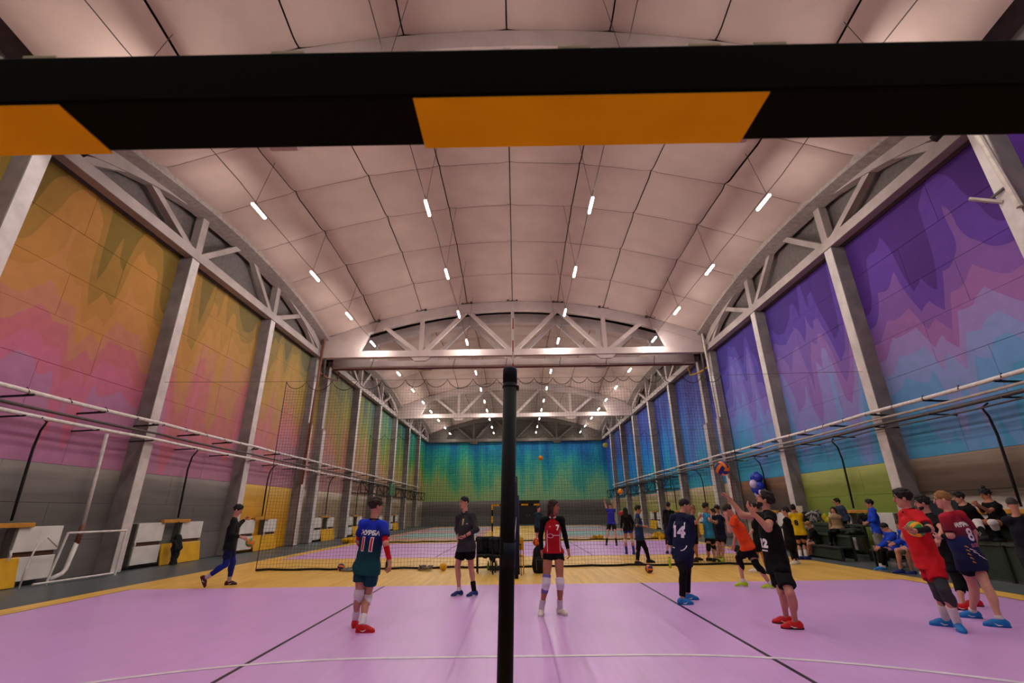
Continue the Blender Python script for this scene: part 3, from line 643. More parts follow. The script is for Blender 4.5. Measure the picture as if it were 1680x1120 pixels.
class Field:
    """rounded cones and ellipsoids, blended; each may carry flat cuts of its own"""
    def __init__(s, k=.02): s.p = []; s.k = k; s.cuts = []; s.wr = None
    def cone(s, a, b, ra, rb, lo=None, hi=None, sq=None):
        s.p.append(('c', np.array(a, float), np.array(b, float), ra, rb, lo, hi, sq)); return s
    def ell(s, c, M_, r): s.p.append(('e', np.array(c, float), np.array(M_, float), np.array(r, float))); return s
    def cut(s, pt, n): s.cuts.append((np.array(pt, float), np.array(unit(n), float))); return s   # removes the side n points to
    def bounds(s, q):
        if q[0] == 'c': r = max(q[3], q[4]); return np.minimum(q[1], q[2]) - r, np.maximum(q[1], q[2]) + r
        r = max(q[3]); return q[1] - r, q[1] + r
    def mesh(s, h):
        B = [s.bounds(q) for q in s.p]; lo = np.min([b[0] for b in B], 0) - 2.5 * h; hi = np.max([b[1] for b in B], 0) + 2.5 * h
        n = np.ceil((hi - lo) / h).astype(int) + 1
        d = np.full(n, .2, dtype=np.float64); ax = [lo[i] + h * np.arange(n[i]) for i in range(3)]
        for q, (a, b) in zip(s.p, B):
            m = s.k + 2.5 * h
            i0 = np.clip(np.floor((a - m - lo) / h).astype(int), 0, n - 1); i1 = np.clip(np.ceil((b + m - lo) / h).astype(int) + 1, 1, n)
            X = np.stack(np.meshgrid(*[ax[i][i0[i]:i1[i]] for i in range(3)], indexing='ij'), -1)
            if q[0] == 'c':
                _, pa, pb, ra, rb, l0, h0, sq = q; v = pb - pa; L = np.linalg.norm(v) + 1e-9; w = v / L
                Y = X - pa; t = Y @ w; tc = np.clip(t / L, 0, 1)
                Z = Y - (tc * L)[..., None] * w
                if sq is not None:                       # flattened section: axis, factor
                    k_ = Z @ np.array(sq[0]); Z = Z + (k_ * (1 / sq[1] - 1))[..., None] * np.array(sq[0])
                e = np.sqrt((Z * Z).sum(-1)) - (ra + (rb - ra) * tc)
                if l0 is not None: e = np.maximum(e, l0 - t)
                if h0 is not None: e = np.maximum(e, t - h0)
            else:
                _, c, M_, r = q; Y = (X - c) @ M_.T; k0 = np.sqrt(((Y / r) ** 2).sum(-1)); k1 = np.sqrt(((Y / r ** 2) ** 2).sum(-1)) + 1e-9
                e = k0 * (k0 - 1) / k1
            D = d[i0[0]:i1[0], i0[1]:i1[1], i0[2]:i1[2]]
            hh = np.maximum(s.k - np.abs(D - e), 0) / s.k
            D[...] = np.minimum(D, e) - hh * hh * s.k * .25
        if s.wr:                                             # folds of loose cloth
            amp, seed = s.wr; rg = np.random.RandomState(seed)
            X = np.stack(np.meshgrid(*ax, indexing='ij'), -1); W = np.zeros(d.shape)
            for _ in range(5):
                v = rg.normal(size=3); v[2] = abs(v[2]) * 1.3 + .3; v = v / np.linalg.norm(v) * 2 * PI / rg.uniform(.1, .28); u = rg.normal(size=3) * 6
                W += np.sin(X @ v + rg.uniform(0, 6) + 1.2 * np.sin(X @ u))
            d = d + amp * W * .45
        if s.cuts:
            X = np.stack(np.meshgrid(*ax, indexing='ij'), -1)
            for pt, nn in s.cuts: d = np.maximum(d, (X - pt) @ nn)
        d[0], d[-1], d[:, 0], d[:, -1], d[:, :, 0], d[:, :, -1] = [.05] * 6
        return surface_nets(d, lo, h)
def field_obj(name, fld, h, m, parent=None, base=None, extra=None):
    V, F = fld.mesh(h)
    if base is not None: V = V - np.array(base)
    v, f = V.tolist(), F.tolist()
    if extra is not None:
        o = len(v); bs = np.array(base) if base is not None else 0
        v += (np.array(extra.v) - bs).tolist(); f += [tuple(i + o for i in q) for q in extra.f]
    me = bpy.data.meshes.new(name); me.from_pydata(v, [], f); me.update(); me.shade_smooth()
    me.materials.append(m)
    return link(name, me, parent, base if parent is None else None)

skin_m = {'fair': mat('fair_skin', '#b9806c', .55, .08, 9), 'tan': mat('tan_skin', '#a86a52', .55, .08, 9), 'pale': mat('pale_skin', '#c48d7c', .55, .08, 9)}
for q in skin_m.values():
    b = q.node_tree.nodes['Principled BSDF']; b.inputs['Subsurface Weight'].default_value = .05; b.inputs['Subsurface Radius'].default_value = (.02, .01, .006)
hair_m = {k: mat(k + '_hair', c, .6, .25, 60, bump=.4, bscale=150) for k, c in dict(dark='#17110e', brown='#2e1d14', blond='#8a6238', grey='#3a322e', ginger='#5e3a20').items()}
eye_m = mat('dark_eye', '#140e0c', .3); brow_m = mat('eyebrow', '#20150f', .8); lip_m = mat('lips', '#7d4038', .5)
def cloth(col, rough=.8): return mat('cloth_' + col.strip('#'), col, rough, .14, 7, bump=.25, bscale=18, spec=.15)
def vec(a): return Vector(a)
def yaw_dir(d): return Vector((math.cos(R(d)), math.sin(R(d)), 0))

def solve_len(p0, px, L, sgn):                       # the point on a pixel's ray at distance L from p0
    d = unit(ray(*px)); o = EYE - p0; b = o.dot(d); c = o.dot(o) - L * L; q = b * b - c
    t = -b + (sgn * math.sqrt(q) if q > 0 else 0.0)
    P = EYE + d * t
    return P if q > 0 else p0 + unit(P - p0) * L * 1.02
def solve_knee(hip, ank, px, Lt, Ls, fwd):
    d = unit(ray(*px)); t0 = (hip - EYE).dot(d); best = None
    for i in range(121):
        P = EYE + d * (t0 - .6 + i * .01)
        mid = hip + (ank - hip) * .5
        e = (max((P - hip).length - Lt, -.12)) ** 2 + (max((P - ank).length - Ls, -.12)) ** 2 + .25 * (((P - hip).length - Lt) ** 2 + ((P - ank).length - Ls) ** 2) - .012 * (P - mid).dot(fwd)
        if best is None or e < best[0]: best = (e, P)
    return best[1]

def person(S):
    """build one figure from a pose read off the photograph: joints as pixels, depth from feet, facing and limb lengths"""
    H = S.get('h', 1.82); s = H / 1.8; h = S.get('vox', .012); face = yaw_dir(S['face']); left = Vector((-face.y, face.x, 0)); up = Vector((0, 0, 1))
    J = {}; bt = S.get('bulk', 1.0); fem = S.get('fem', False)
    az = .085 * s
    for k in 'LR':
        if 'a' + k in S: J['a' + k] = on_y(*S['a' + k], S['Y']) if (k in S.get('air', '') or S.get('sit')) else on_z(*S['a' + k], az)
    Y0 = S.get('Y', None)
    if Y0 is None: Y0 = sum(J[a].y for a in ('aL', 'aR')) / 2
    hp = on_y(*S['hp'], Y0 + S.get('dyh', 0)); nk = on_y(*S['nk'], Y0 + S.get('dyn', 0))
    if (nk - hp).length > .62 * s: nk = hp + unit(nk - hp) * .62 * s
    tu = unit(nk - hp); tl = unit(left - tu * left.dot(tu)); tf = unit(tl.cross(tu)); tf = tf if tf.dot(face) > 0 else -tf
    chest = hp + (nk - hp) * .72
    sw = (.162 if not fem else .143) * s * bt ** .5
    for k, g in (('L', 1), ('R', -1)):
        J['h' + k] = hp + tl * (g * .092 * s) - tu * .02 * s
        sh = nk + tl * (g * sw) - tu * .075 * s
        if 's' + k in S:
            q = on_y(*S['s' + k], sh.y); sh = sh + (q - sh) * .6
        J['s' + k] = sh
        La, Lf = .30 * s, .255 * s
        if 'e' + k in S: J['e' + k] = solve_len(sh, S['e' + k], La, S.get('ez' + k, 1))
        else: J['e' + k] = sh + unit(-tu + tl * g * .22 - tf * .1) * La
        if 'w' + k in S: J['w' + k] = solve_len(J['e' + k], S['w' + k], Lf, S.get('wz' + k, -1))
        else: J['w' + k] = J['e' + k] + unit(-tu + tf * .35) * Lf
        if 'a' + k not in J: J['a' + k] = Vector((J['h' + k].x, J['h' + k].y, az))
        if 'k' + k in S: J['k' + k] = solve_knee(J['h' + k], J['a' + k], S['k' + k], .43 * s, .43 * s, face)
        else: J['k' + k] = (J['h' + k] + J['a' + k]) / 2 + face * .04
    hd = solve_len(nk, S['hd'], .175 * s, S.get('hz', 0) or .001) if False else on_y(*S['hd'], nk.y + S.get('dhd', 0))
    if (hd - nk).length > .2 * s: hd = nk + unit(hd - nk) * .2 * s
    hf = yaw_dir(S.get('head', S['face'])); hp_ = R(S.get('nod', 0)); hu0 = unit(up + .35 * (unit(hd - nk) - up))
    hl = unit(hu0.cross(hf)); hf = unit(hl.cross(hu0)); hf, hu = hf * math.cos(hp_) + hu0 * math.sin(hp_), hu0 * math.cos(hp_) - hf * math.sin(hp_)
    TM = np.array([tl, tf, tu]); HM = np.array([hl, hf, hu])
    base = Vector(((J['aL'].x + J['aR'].x) / 2, (J['aL'].y + J['aR'].y) / 2, min(J['aL'].z, J['aR'].z) - az))
    P = lambda a, x, y, z: np.array(a + tl * x + tf * y + tu * z)
    # ---- skin
    f = Field(.035 * s)
    f.ell(P(hp, 0, 0, .0), TM, (.145 * s * bt, .1 * s * bt, .11 * s)); f.cone(P(hp, 0, .0, .05 * s), P(hp, 0, .005, .34 * s), (.13 if not fem else .118) * s * bt, (.142 if not fem else .125) * s * bt, None, None, (tuple(tf), .7))
    f.ell(P(hp, 0, .01, .36 * s), TM, ((.152 if not fem else .135) * s * bt, .108 * s * bt, .17 * s))
    for g, k in ((1, 'L'), (-1, 'R')):
        f.cone(nk + tl * g * .045 * s - tu * .035 * s, J['s' + k], .05 * s, .055 * s * bt)
        if fem: f.ell(P(hp, g * .065 * s, .085 * s, .36 * s), TM, (.055 * s, .05 * s, .055 * s))
        f.ell(P(J['h' + k], 0, -.035 * s, -.02 * s), TM, (.084 * s, .075 * s, .1 * s))
    f.cone(nk - tu * .05 * s, hd - hf * .015 * s - hu * .03 * s, .058 * s * (.85 if fem else 1), .052 * s * (.85 if fem else 1))
    hs = s * 1.0
    f2p = lambda x, y, z: np.array(hd + hl * x * hs + hf * y * hs + hu * z * hs)
    f.ell(f2p(0, -.012, .028), HM, (.076 * hs, .096 * hs, .09 * hs)); f.ell(f2p(0, .026, -.045), HM, (.054 * hs, .062 * hs, .07 * hs))
    f.ell(f2p(0, .058, -.098), HM, (.026 * hs, .022 * hs, .018 * hs))
    for k in 'LR':
        a, e, w = J['s' + k], J['e' + k], J['w' + k]; am = S.get('arm', 1.0) * (.86 if fem else 1)
        f.cone(a, e, .053 * s * am, .04 * s * am); f.cone(e, w, .042 * s * am, .027 * s * am)
        hh, kk, an = J['h' + k], J['k' + k], J['a' + k]; bk = unit(tf if tf.dot(face) > 0 else face)
        f.cone(hh, kk, .083 * s * (bt ** .5), .054 * s); f.cone(kk, an, .05 * s, .034 * s)
        sh = kk + (an - kk) * .3; sd = unit(an - kk); fw = unit(face - sd * face.dot(sd))
        f.ell(np.array(sh - fw * .022 * s), np.array([unit(sd.cross(fw)), fw, sd]), (.048 * s, .05 * s, .12 * s))
        s2 = unit(kk - hh); f2 = unit(face - s2 * face.dot(s2)) if abs(face.dot(s2)) < .95 else up
        f.ell(np.array(hh + (kk - hh) * .4 + f2 * .012 * s), np.array([unit(s2.cross(f2)), f2, s2]), (.066 * s, .066 * s, .15 * s))
    # feet
    T = {}
    for k in 'LR':
        td = yaw_dir(S.get('t' + k, S['face'])); tip = R(S.get('tip' + k, 0)); an = J['a' + k]
        td = unit(td * math.cos(tip) - up * math.sin(tip)); tu_ = unit(up * math.cos(tip) + yaw_dir(S.get('t' + k, S['face'])) * math.sin(tip))
        T[k] = (td, tu_, unit(td.cross(tu_)))
        f.cone(an - tu_ * .04 * s - td * .03 * s, an - tu_ * .058 * s + td * .115 * s, .03 * s, .018 * s)
    # ears and nose
    fine = MB()
    for g in (-1, 1):
        q = MB().ball((0, 0, 0), 1, 10, 6); Mx = Matrix((hl, hf, hu)).transposed()
        fine.add([Vector(f2p(g * .078, -.012, -.01)) + Mx @ Vector((v[0] * .011 * hs, v[1] * .02 * hs, v[2] * .034 * hs)) for v in q.v], q.f)
    q = MB().tube([f2p(0, .078, .028), f2p(0, .096, -.012), f2p(0, .104, -.03), f2p(0, .085, -.042)], [.008 * hs, .012 * hs, .016 * hs, .009 * hs], 8); fine.add(q.v, q.f)
    # hands: palm in the field, fingers as jointed tubes rooted in it
    for k, g in (('L', 1), ('R', -1)):
        e, w = J['e' + k], J['w' + k]; d = unit(w - e)
        if 'f' + k in S: d = unit(unit(solve_len(w, S['f' + k], .17 * s, S.get('fz' + k, -1)) - w) + d * .3)
        th = vec(S['th' + k]) if 'th' + k in S else tf + up * .15
        ac = th - d * th.dot(d)
        ac = unit(ac) if ac.length > .15 else unit(up - d * up.dot(d)) if abs(d.z) < .9 else unit(tl * -g)
        nn = unit(d.cross(ac)) * (-1 if S.get('flip' + k) else 1)
        pin = -tl * g
        if nn.dot(pin) < 0 and not S.get('flip' + k): nn = -nn
        hl_ = .185 * s; pc = w + d * .05 * s
        f.ell(np.array(pc), np.array([ac, d, nn]), (.04 * s, .06 * s, .017 * s))
        cu = S.get('curl', .45)
        for j, (o_, ln) in enumerate(((.028, .072), (.0095, .082), (-.0095, .076), (-.028, .058))):
            b0 = w + d * .085 * s + ac * o_ * s; dd = unit(d + ac * o_ * 2.2); pts = [w + d * .05 * s + ac * o_ * .7 * s, b0]; a_ = 0; p = b0
            for seg in (.42, .32, .26):
                a_ += cu * (1.1 if seg > .4 else .9) + .06 * j; p = p + (dd * math.cos(a_) + nn * math.sin(a_)) * ln * seg * s; pts.append(p)
            q = MB().tube(pts, [.009 * s, .0095 * s, .009 * s, .008 * s, .006 * s], 6); fine.add(q.v, q.f)
        b0 = w + d * .025 * s + ac * .03 * s; p1 = b0 + (ac * .75 + d * .6 + nn * .35) * .035 * s; p2 = p1 + (ac * .35 + d * .9 + nn * .35) * .032 * s; p3 = p2 + (d + nn * .3) * .022 * s
        q = MB().tube([w + d * .03 * s, b0, p1, p2, p3], [.012 * s, .013 * s, .0115 * s, .01 * s, .007 * s], 6); fine.add(q.v, q.f)
    skin = skin_m[S.get('skin', 'fair')]
    body = field_obj('person', f, h, skin, None, base, fine)
    tag(body, S['label'], 'person', S.get('group'))
    G = {'J': J, 'hp': hp, 'nk': nk, 'tl': tl, 'tf': tf, 'tu': tu, 's': s, 'body': body, 'hd': hd, 'hl': hl, 'hf': hf, 'hu': hu}
    # ---- face
    if h < .016:
        for g in (-1, 1):
            q = MB().ball(f2p(g * .031, .077, .012), 1, 8, 5, (.0105 * hs, .0105 * hs, .0075 * hs)); q.build('eye', eye_m, body, True)
            MB().tube([f2p(g * .014, .092, .033), f2p(g * .03, .091, .039), f2p(g * .05, .076, .034)], .0055 * hs, 5).build('eyebrow', brow_m, body, True)
        MB().tube([f2p(-.024, .079, -.066), f2p(-.01, .088, -.063), f2p(.01, .088, -.063), f2p(.024, .079, -.066)], [.004 * hs, .0075 * hs, .0075 * hs, .004 * hs], 6).build('mouth', lip_m, body, True)
    # ---- hair
    hr = S.get('hair', ('dark', 'short')); fh = Field(.02)
    if hr[1] != 'bald':
        r_ = .004 if hr[1] == 'crop' else .009
        fh.ell(f2p(0, -.016, .036), HM, ((.077 + r_) * hs, (.096 + r_) * hs, (.09 + r_) * hs))
        if hr[1] == 'short': fh.ell(f2p(0, .02, .108), HM, (.058 * hs, .066 * hs, .028 * hs))
        if hr[1] in ('long', 'tail'):
            fh.ell(f2p(0, -.05, -.02), HM, (.078 * hs, .07 * hs, .11 * hs))
        # leave the face and the neck free
        fh.cut(f2p(0, .072, .055), hf * 1 - hu * .55); 
        if hr[1] in ('long',): 
            pass
        else: fh.cut(f2p(0, -.06, -.055 if hr[1] != 'crop' else -.03), -hu + hf * .55)
        rg_ = random.Random(len(S['label']))
        if hr[1] in ('short', 'bun', 'tail'):
            for _ in range(14):
                a_, b2 = rg_.uniform(0, 2 * PI), rg_.uniform(.15, 1.25)
                fh.ell(f2p(.078 * math.cos(a_) * math.sin(b2), -.016 + .098 * math.sin(a_) * math.sin(b2), .036 + .094 * math.cos(b2)), HM, (.022 * hs, .026 * hs, .014 * hs))
        tf_ = MB()
        if h < .0165 and hr[1] in ('short', 'crop', 'bun', 'tail'):
            ln_, tr_ = (.03, .0085) if hr[1] != 'crop' else (.009, .0065)
            for _ in range(110 if hr[1] != 'crop' else 200):
                a_, b2 = rg_.uniform(0, 2 * PI), math.acos(rg_.uniform(-.15, 1)); x_, y_, z_ = math.cos(a_) * math.sin(b2), math.sin(a_) * math.sin(b2), math.cos(b2)
                p0 = vec(f2p(.078 * x_, -.016 + .098 * y_, .036 + .092 * z_))
                if (p0 - vec(f2p(0, .066, .05))).dot(hf - hu * .55) > 0 or (p0 - vec(f2p(0, -.06, -.05))).dot(-hu + hf * .55) > 0: continue
                dr = unit(vec(f2p(x_ * .6, y_ * .4 + .25 * (z_ > .6), z_ * .5)) - vec(f2p(0, 0, 0)) - hu * (.5 if z_ < .6 else .0) + hl * rg_.uniform(-.3, .3) + hf * rg_.uniform(-.25, .25))
                tf_.tube([p0, p0 + dr * ln_ * .5 * hs, p0 + (dr - hu * .25) * ln_ * hs], [tr_ * hs, tr_ * .8 * hs, .002 * hs], 5)
        ho = field_obj('hair', fh, min(h, .009), hair_m[hr[0]], body, None, tf_ if tf_.v else None)
        if hr[1] == 'long':
            q = Field(.03)
            for x in (-.055, -.02, .02, .055): q.cone(f2p(x, -.06, .02), np.array(vec(f2p(x * 1.2, -.075, -.12)) - tu * .13 * s - tf * .02), .04 * s, .022 * s)
            for x in (-1, 1): q.cone(f2p(x * .07, .0, .03), np.array(vec(f2p(x * .085, .0, -.1)) - tu * .1 * s + tf * .03), .025 * s, .018 * s)
            field_obj('hair_length', q, min(h, .011), hair_m[hr[0]], ho)
        if hr[1] == 'bun': MB().ball(f2p(0, -.05, .155), .045 * hs, 12, 8).build('hair_bun', hair_m[hr[0]], ho, True)
        if hr[1] == 'tail': MB().tube([f2p(0, -.1, .04), f2p(0, -.15, .01), f2p(0, -.15, -.1), f2p(0, -.12, -.2)], [.02, .032, .03, .008], 8).build('ponytail', hair_m[hr[0]], ho, True)
    if S.get('beard'):
        q = Field(.012); q.ell(f2p(0, .022, -.055), HM, (.061 * hs, .066 * hs, .068 * hs)); q.ell(f2p(0, .055, -.1), HM, (.032 * hs, .03 * hs, .024 * hs)); q.cut(f2p(0, .05, -.058), hu + hf * .3); q.cut(f2p(0, -.02, -.06), -hf)
        field_obj('beard', q, min(h, .01), hair_m['dark'], body)
    if S.get('glasses'):
        for g in (-1, 1): MB().box((-.024, -.004, -.016), (.024, .004, .016), Matrix.Translation(vec(f2p(g * .031, .094, .012))) @ Matrix((hl, hf, hu)).transposed().to_4x4()).build('spectacle_lens', mat('dark_glasses', '#1a1412', .2), body)
    # ---- clothes
    top = S.get('top')
    if top:
        inf = S.get('loose', .016) * s; hem = S.get('hem', .10) * s; q = Field(.04 * s)
        w0, w1 = ((.162, .150) if not fem else (.136, .128))
        q.cone(P(hp, 0, 0, -.16 * s), P(hp, 0, .005, .33 * s), w0 * s * bt + inf, w1 * s * bt + inf, None, None, (tuple(tf), .78))
        q.cone(nk - tu * .1 * s, nk - tu * .005 * s, .085 * s, .064 * s, None, None, (tuple(tf), .9))
        q.ell(P(hp, 0, .01, .36 * s), TM, ((.152 if not fem else .135) * s * bt + inf * .6, .108 * s * bt + inf * .8, .172 * s))
        if fem:
            for g in (-1, 1): q.ell(P(hp, g * .065 * s, .088 * s, .36 * s), TM, (.06 * s + inf * .5, .05 * s + inf * .5, .06 * s))
        for g, k in ((1, 'L'), (-1, 'R')):
            if not S.get('raglan'): q.cone(nk + tl * g * .045 * s - tu * .04 * s, J['s' + k], .05 * s + inf * .45, .054 * s * bt + inf * .6)
            hh, kk = J['h' + k], J['k' + k]; q.ell(P(hh, 0, -.035 * s, -.02 * s), TM, (.088 * s + inf * .8, .08 * s + inf * .8, .105 * s)); q.cone(hh, hh + (kk - hh) * .3, .091 * s + inf * .8, .09 * s + inf)
            sl = S.get('sleeve', .6); L1 = (J['e' + k] - J['s' + k]).length
            if S.get('slv' + k) is not None: sl = S['slv' + k]
            if sl <= 1.0 and sl > .02: q.cone(J['s' + k], J['e' + k], .054 * s + inf * .7, .05 * s + inf * 1.0, None, sl * L1)
            elif sl > 1:
                q.cone(J['s' + k], J['e' + k], .056 * s + inf * .6, .046 * s + inf * .5)
                L2 = (J['w' + k] - J['e' + k]).length; q.cone(J['e' + k], J['w' + k], .046 * s + inf * .5, .032 * s + inf * .4, None, (sl - 1) * L2)
        q.wr = (.0045 * s if not fem else .002, len(S['label'])); q.cut(np.array(hp - tu * hem), -tu); q.cut(np.array(nk + tu * .035 * s), tu)
        if S.get('raglan'):
            rg = Field(.03 * s)
            for g, k in ((1, 'L'), (-1, 'R')): rg.cone(nk + tl * g * .06 * s - tu * .04 * s, J['s' + k], .055 * s + inf * .7, .056 * s + inf * .7); rg.cone(J['s' + k], J['s' + k] + (J['e' + k] - J['s' + k]) * .4, .056 * s + inf * .6, .052 * s)
            field_obj('undershirt', rg, h, S['raglan'], body)
        jer = field_obj(S.get('topname', 'jersey'), q, h, top, body); G['jersey'] = jer
        if S.get('collar'):
            c0 = nk + tu * .012 * s; pts = [c0 + (tl * math.cos(a) * .072 + tf * math.sin(a) * .07) * s - tu * (.035 * s * max(0, math.sin(a))) for a in np.linspace(0, 2 * PI, 17)]
            MB().tube(pts, .011 * s, 6).build('collar', S['collar'], jer, True)
    lw = S.get('shorts')
    if lw:
        m_, ln, inf = lw; q = Field(.03 * s); inf *= s
        q.ell(P(hp, 0, 0, 0), TM, (.147 * s * bt + inf * .35, .104 * s * bt + inf * .35, .115 * s))
        for k in 'LR':
            hh, kk, an = J['h' + k], J['k' + k], J['a' + k]; L1 = (kk - hh).length; L2 = (an - kk).length; sd = unit(kk - hh); fw = unit(face - sd * face.dot(sd)) if abs(face.dot(sd)) < .95 else up
            q.ell(P(hh, 0, -.035 * s, -.02 * s), TM, (.085 * s + inf * .3, .076 * s + inf * .4, .1 * s))
            if ln <= 1: q.cone(hh, kk, .087 * s + inf * .5, .072 * s + inf * 1.1, None, ln * L1)
            else:
                q.cone(hh, kk, .086 * s + inf, .056 * s + inf); q.cone(kk, an, .056 * s + inf, .038 * s + inf, None, (ln - 1) * L2)
                q.ell(np.array(hh + (kk - hh) * .4 + fw * .012 * s), np.array([unit(sd.cross(fw)), fw, sd]), (.068 * s + inf, .068 * s + inf, .16 * s))
        q.cut(np.array(hp + tu * (.05 - S.get('hem', .1)) * s), tu); q.wr = (.004 * s, 3)
        G['shorts'] = field_obj('shorts' if ln <= 1 else 'trousers', q, h, m_, body)
    def limb(name, a, b, ra, rb, f0, f1, m_, inf=.008, par=None):
        L_ = (b - a).length; q = Field(.005); q.cone(a, b, ra * s + inf * s, rb * s + inf * s, f0 * L_, f1 * L_); return field_obj(name, q, min(h, .011), m_, par or body)
    for nm, ks, f0, f1, m_ in S.get('leg', []):          # leggings, knee pads, socks: fractions 0-1 thigh, 1-2 shank
        for k in ks:
            hh, kk, an = J['h' + k], J['k' + k], J['a' + k]; q = Field(.015); L1, L2 = (kk - hh).length, (an - kk).length; sd = unit(an - kk); fw = unit(face - sd * face.dot(sd))
            th = {'knee_pad': .017, 'legging': .015}.get(nm, .011) * s
            if f0 < 1: q.cone(hh, kk, .083 * s + th, .054 * s + th, f0 * L1, None if f1 > 1 else f1 * L1)
            if f0 < .6:
                s2 = unit(kk - hh); f2 = unit(face - s2 * face.dot(s2)) if abs(face.dot(s2)) < .95 else up
                q.ell(np.array(hh + (kk - hh) * .4 + f2 * .012 * s), np.array([unit(s2.cross(f2)), f2, s2]), (.066 * s + th * .8, .066 * s + th * .8, .16 * s))
            if f1 > 1:
                q.cone(kk, an, .052 * s + th, .036 * s + th, max(f0 - 1, 0) * L2 if f0 >= 1 else None, (f1 - 1) * L2)
                if f0 < 1.2 and f1 > 1.25: q.ell(np.array(kk + (an - kk) * .3 - fw * .022 * s), np.array([unit(sd.cross(fw)), fw, sd]), (.05 * s + th * .7, .052 * s + th * .7, .12 * s))
            field_obj(nm, q, min(h, .011), m_, body)
    for nm, ks, f0, f1, m_ in S.get('armw', []):
        for k in ks:
            a, e, w = J['s' + k], J['e' + k], J['w' + k]; q = Field(.012); L1, L2 = (e - a).length, (w - e).length
            if f0 < 1: q.cone(a, e, .055 * s, .044 * s, f0 * L1, None if f1 > 1 else f1 * L1)
            if f1 > 1: q.cone(e, w, .046 * s, .032 * s, max(f0 - 1, 0) * L2 if f0 >= 1 else None, (f1 - 1) * L2)
            field_obj(nm, q, min(h, .011), m_, body)
    for k in 'LR':
        m_ = S.get('shoe' + k, S.get('shoe'))
        if not m_: continue
        td, tu_, ts = T[k]; an = J['a' + k]; M_ = np.array([ts, td, tu_]); q = Field(.022 * s); so = an - tu_ * .083 * s
        A = lambda y, z: np.array(an + td * y * s + tu_ * z * s)
        q.ell(A(-.03, -.035), M_, (.042 * s, .06 * s, .055 * s)); q.ell(A(.045, -.042), M_, (.045 * s, .09 * s, .056 * s)); q.ell(A(.12, -.058), M_, (.047 * s, .07 * s, .04 * s))
        q.cone(an - tu_ * .05 * s - td * .01, an + tu_ * .015 * s - td * .012 * s, .043 * s, .042 * s, None, .065 * s)
        q.cut(np.array(so + tu_ * .012 * s), -tu_)
        sh = field_obj('shoe', q, min(h, .011), m_, body)
        b = MB(); n = 14; ol = []
        for j in range(n):
            a_ = 2 * PI * j / n; y = .05 + .142 * math.cos(a_); x = (.046 if y > .03 else .04) * math.sin(a_); ol.append(an + td * y * s + ts * x * s - tu_ * .085 * s)
        b.v = [tuple(p) for p in ol] + [tuple(p + tu_ * .026 * s) for p in ol]; b.f = [tuple(range(n)), tuple(range(2 * n - 1, n - 1, -1))] + [(j, (j + 1) % n, (j + 1) % n + n, j + n) for j in range(n)]
        b.build('shoe_sole', S.get('sole', m_), sh)
        if h < .0135:
            lc = MB()
            for j in range(4):
                y_ = .035 + .022 * j; z_ = .02 - .0125 * j; lc.tube([an + td * y_ * s + ts * x_ * s + tu_ * (z_ - abs(x_) * .35) * s for x_ in (-.022, 0, .022)], .0035, 4)
            lc.build('laces', sole_w, sh)
            sw_ = MB()
            for g in (-1, 1): sw_.tube([an + td * y_ * s + ts * g * x_ * s + tu_ * z_ * s for y_, x_, z_ in ((.0, .046, -.055), (.04, .0475, -.06), (.075, .0455, -.04))], [.003, .008, .004], 5)
            sw_.build('side_stripe', sole_w if m_ is not sh_w else mat('grey_stripe', '#a09a96'), sh)
    return G
def decal(G, onto, items, side):
    """flat print pressed on to a garment: items are (mesh builder or text, x, z, height, material, name); side 'front' or 'back'"""
    dg = bpy.context.evaluated_depsgraph_get(); g = G[onto]; me = g.data
    bv = BVHTree.FromPolygons([v.co for v in me.vertices], [p.vertices for p in me.polygons])
    tl, tf, tu, hp, s = G['tl'], G['tf'], G['tu'], G['hp'], G['s']; d = tf if side == 'front' else -tf; xr = tl if side == 'front' else -tl
    for it in items:
        txt, x, z, hgt, m_, nm = it[:6]; bold = it[6] if len(it) > 6 else 0.0
        if isinstance(txt, str):
            cu = bpy.data.curves.new('t', 'FONT'); cu.body = txt; cu.align_x = 'CENTER'; cu.align_y = 'CENTER'; cu.size = hgt * 1.37; cu.offset = bold; cu.resolution_u = 3
            to = bpy.data.objects.new('t', cu); COL.objects.link(to); me2 = bpy.data.meshes.new_from_object(to.evaluated_get(bpy.context.evaluated_depsgraph_get())); bpy.data.objects.remove(to)
        else:
            me2 = bpy.data.meshes.new('t'); me2.from_pydata(txt.v, [], txt.f)
        bm = bmesh.new(); bm.from_mesh(me2)
        for _ in range(3):
            ed = [e for e in bm.edges if e.calc_length() > .03]
            if not ed: break
            bmesh.ops.subdivide_edges(bm, edges=ed, cuts=1); bmesh.ops.triangulate(bm, faces=bm.faces)
        rot = it[7] if len(it) > 7 else 0.0; off = .0045 if nm != 'number_outline' else .0028
        for v in bm.verts:
            px_, pz_ = v.co.x * math.cos(rot) - v.co.y * math.sin(rot), v.co.x * math.sin(rot) + v.co.y * math.cos(rot)
            p = hp + xr * (x * s + px_ * s) + tu * (z * s + pz_ * s)
            hit = bv.ray_cast(p + d * .6, -d)
            if hit[0] is None: hit = bv.find_nearest(p + d * .15)
            v.co = hit[0] + d * off
        bm.to_mesh(me2); bm.free(); me2.name = nm; me2.materials.clear(); me2.materials.append(m_)
        link(nm, me2, g)

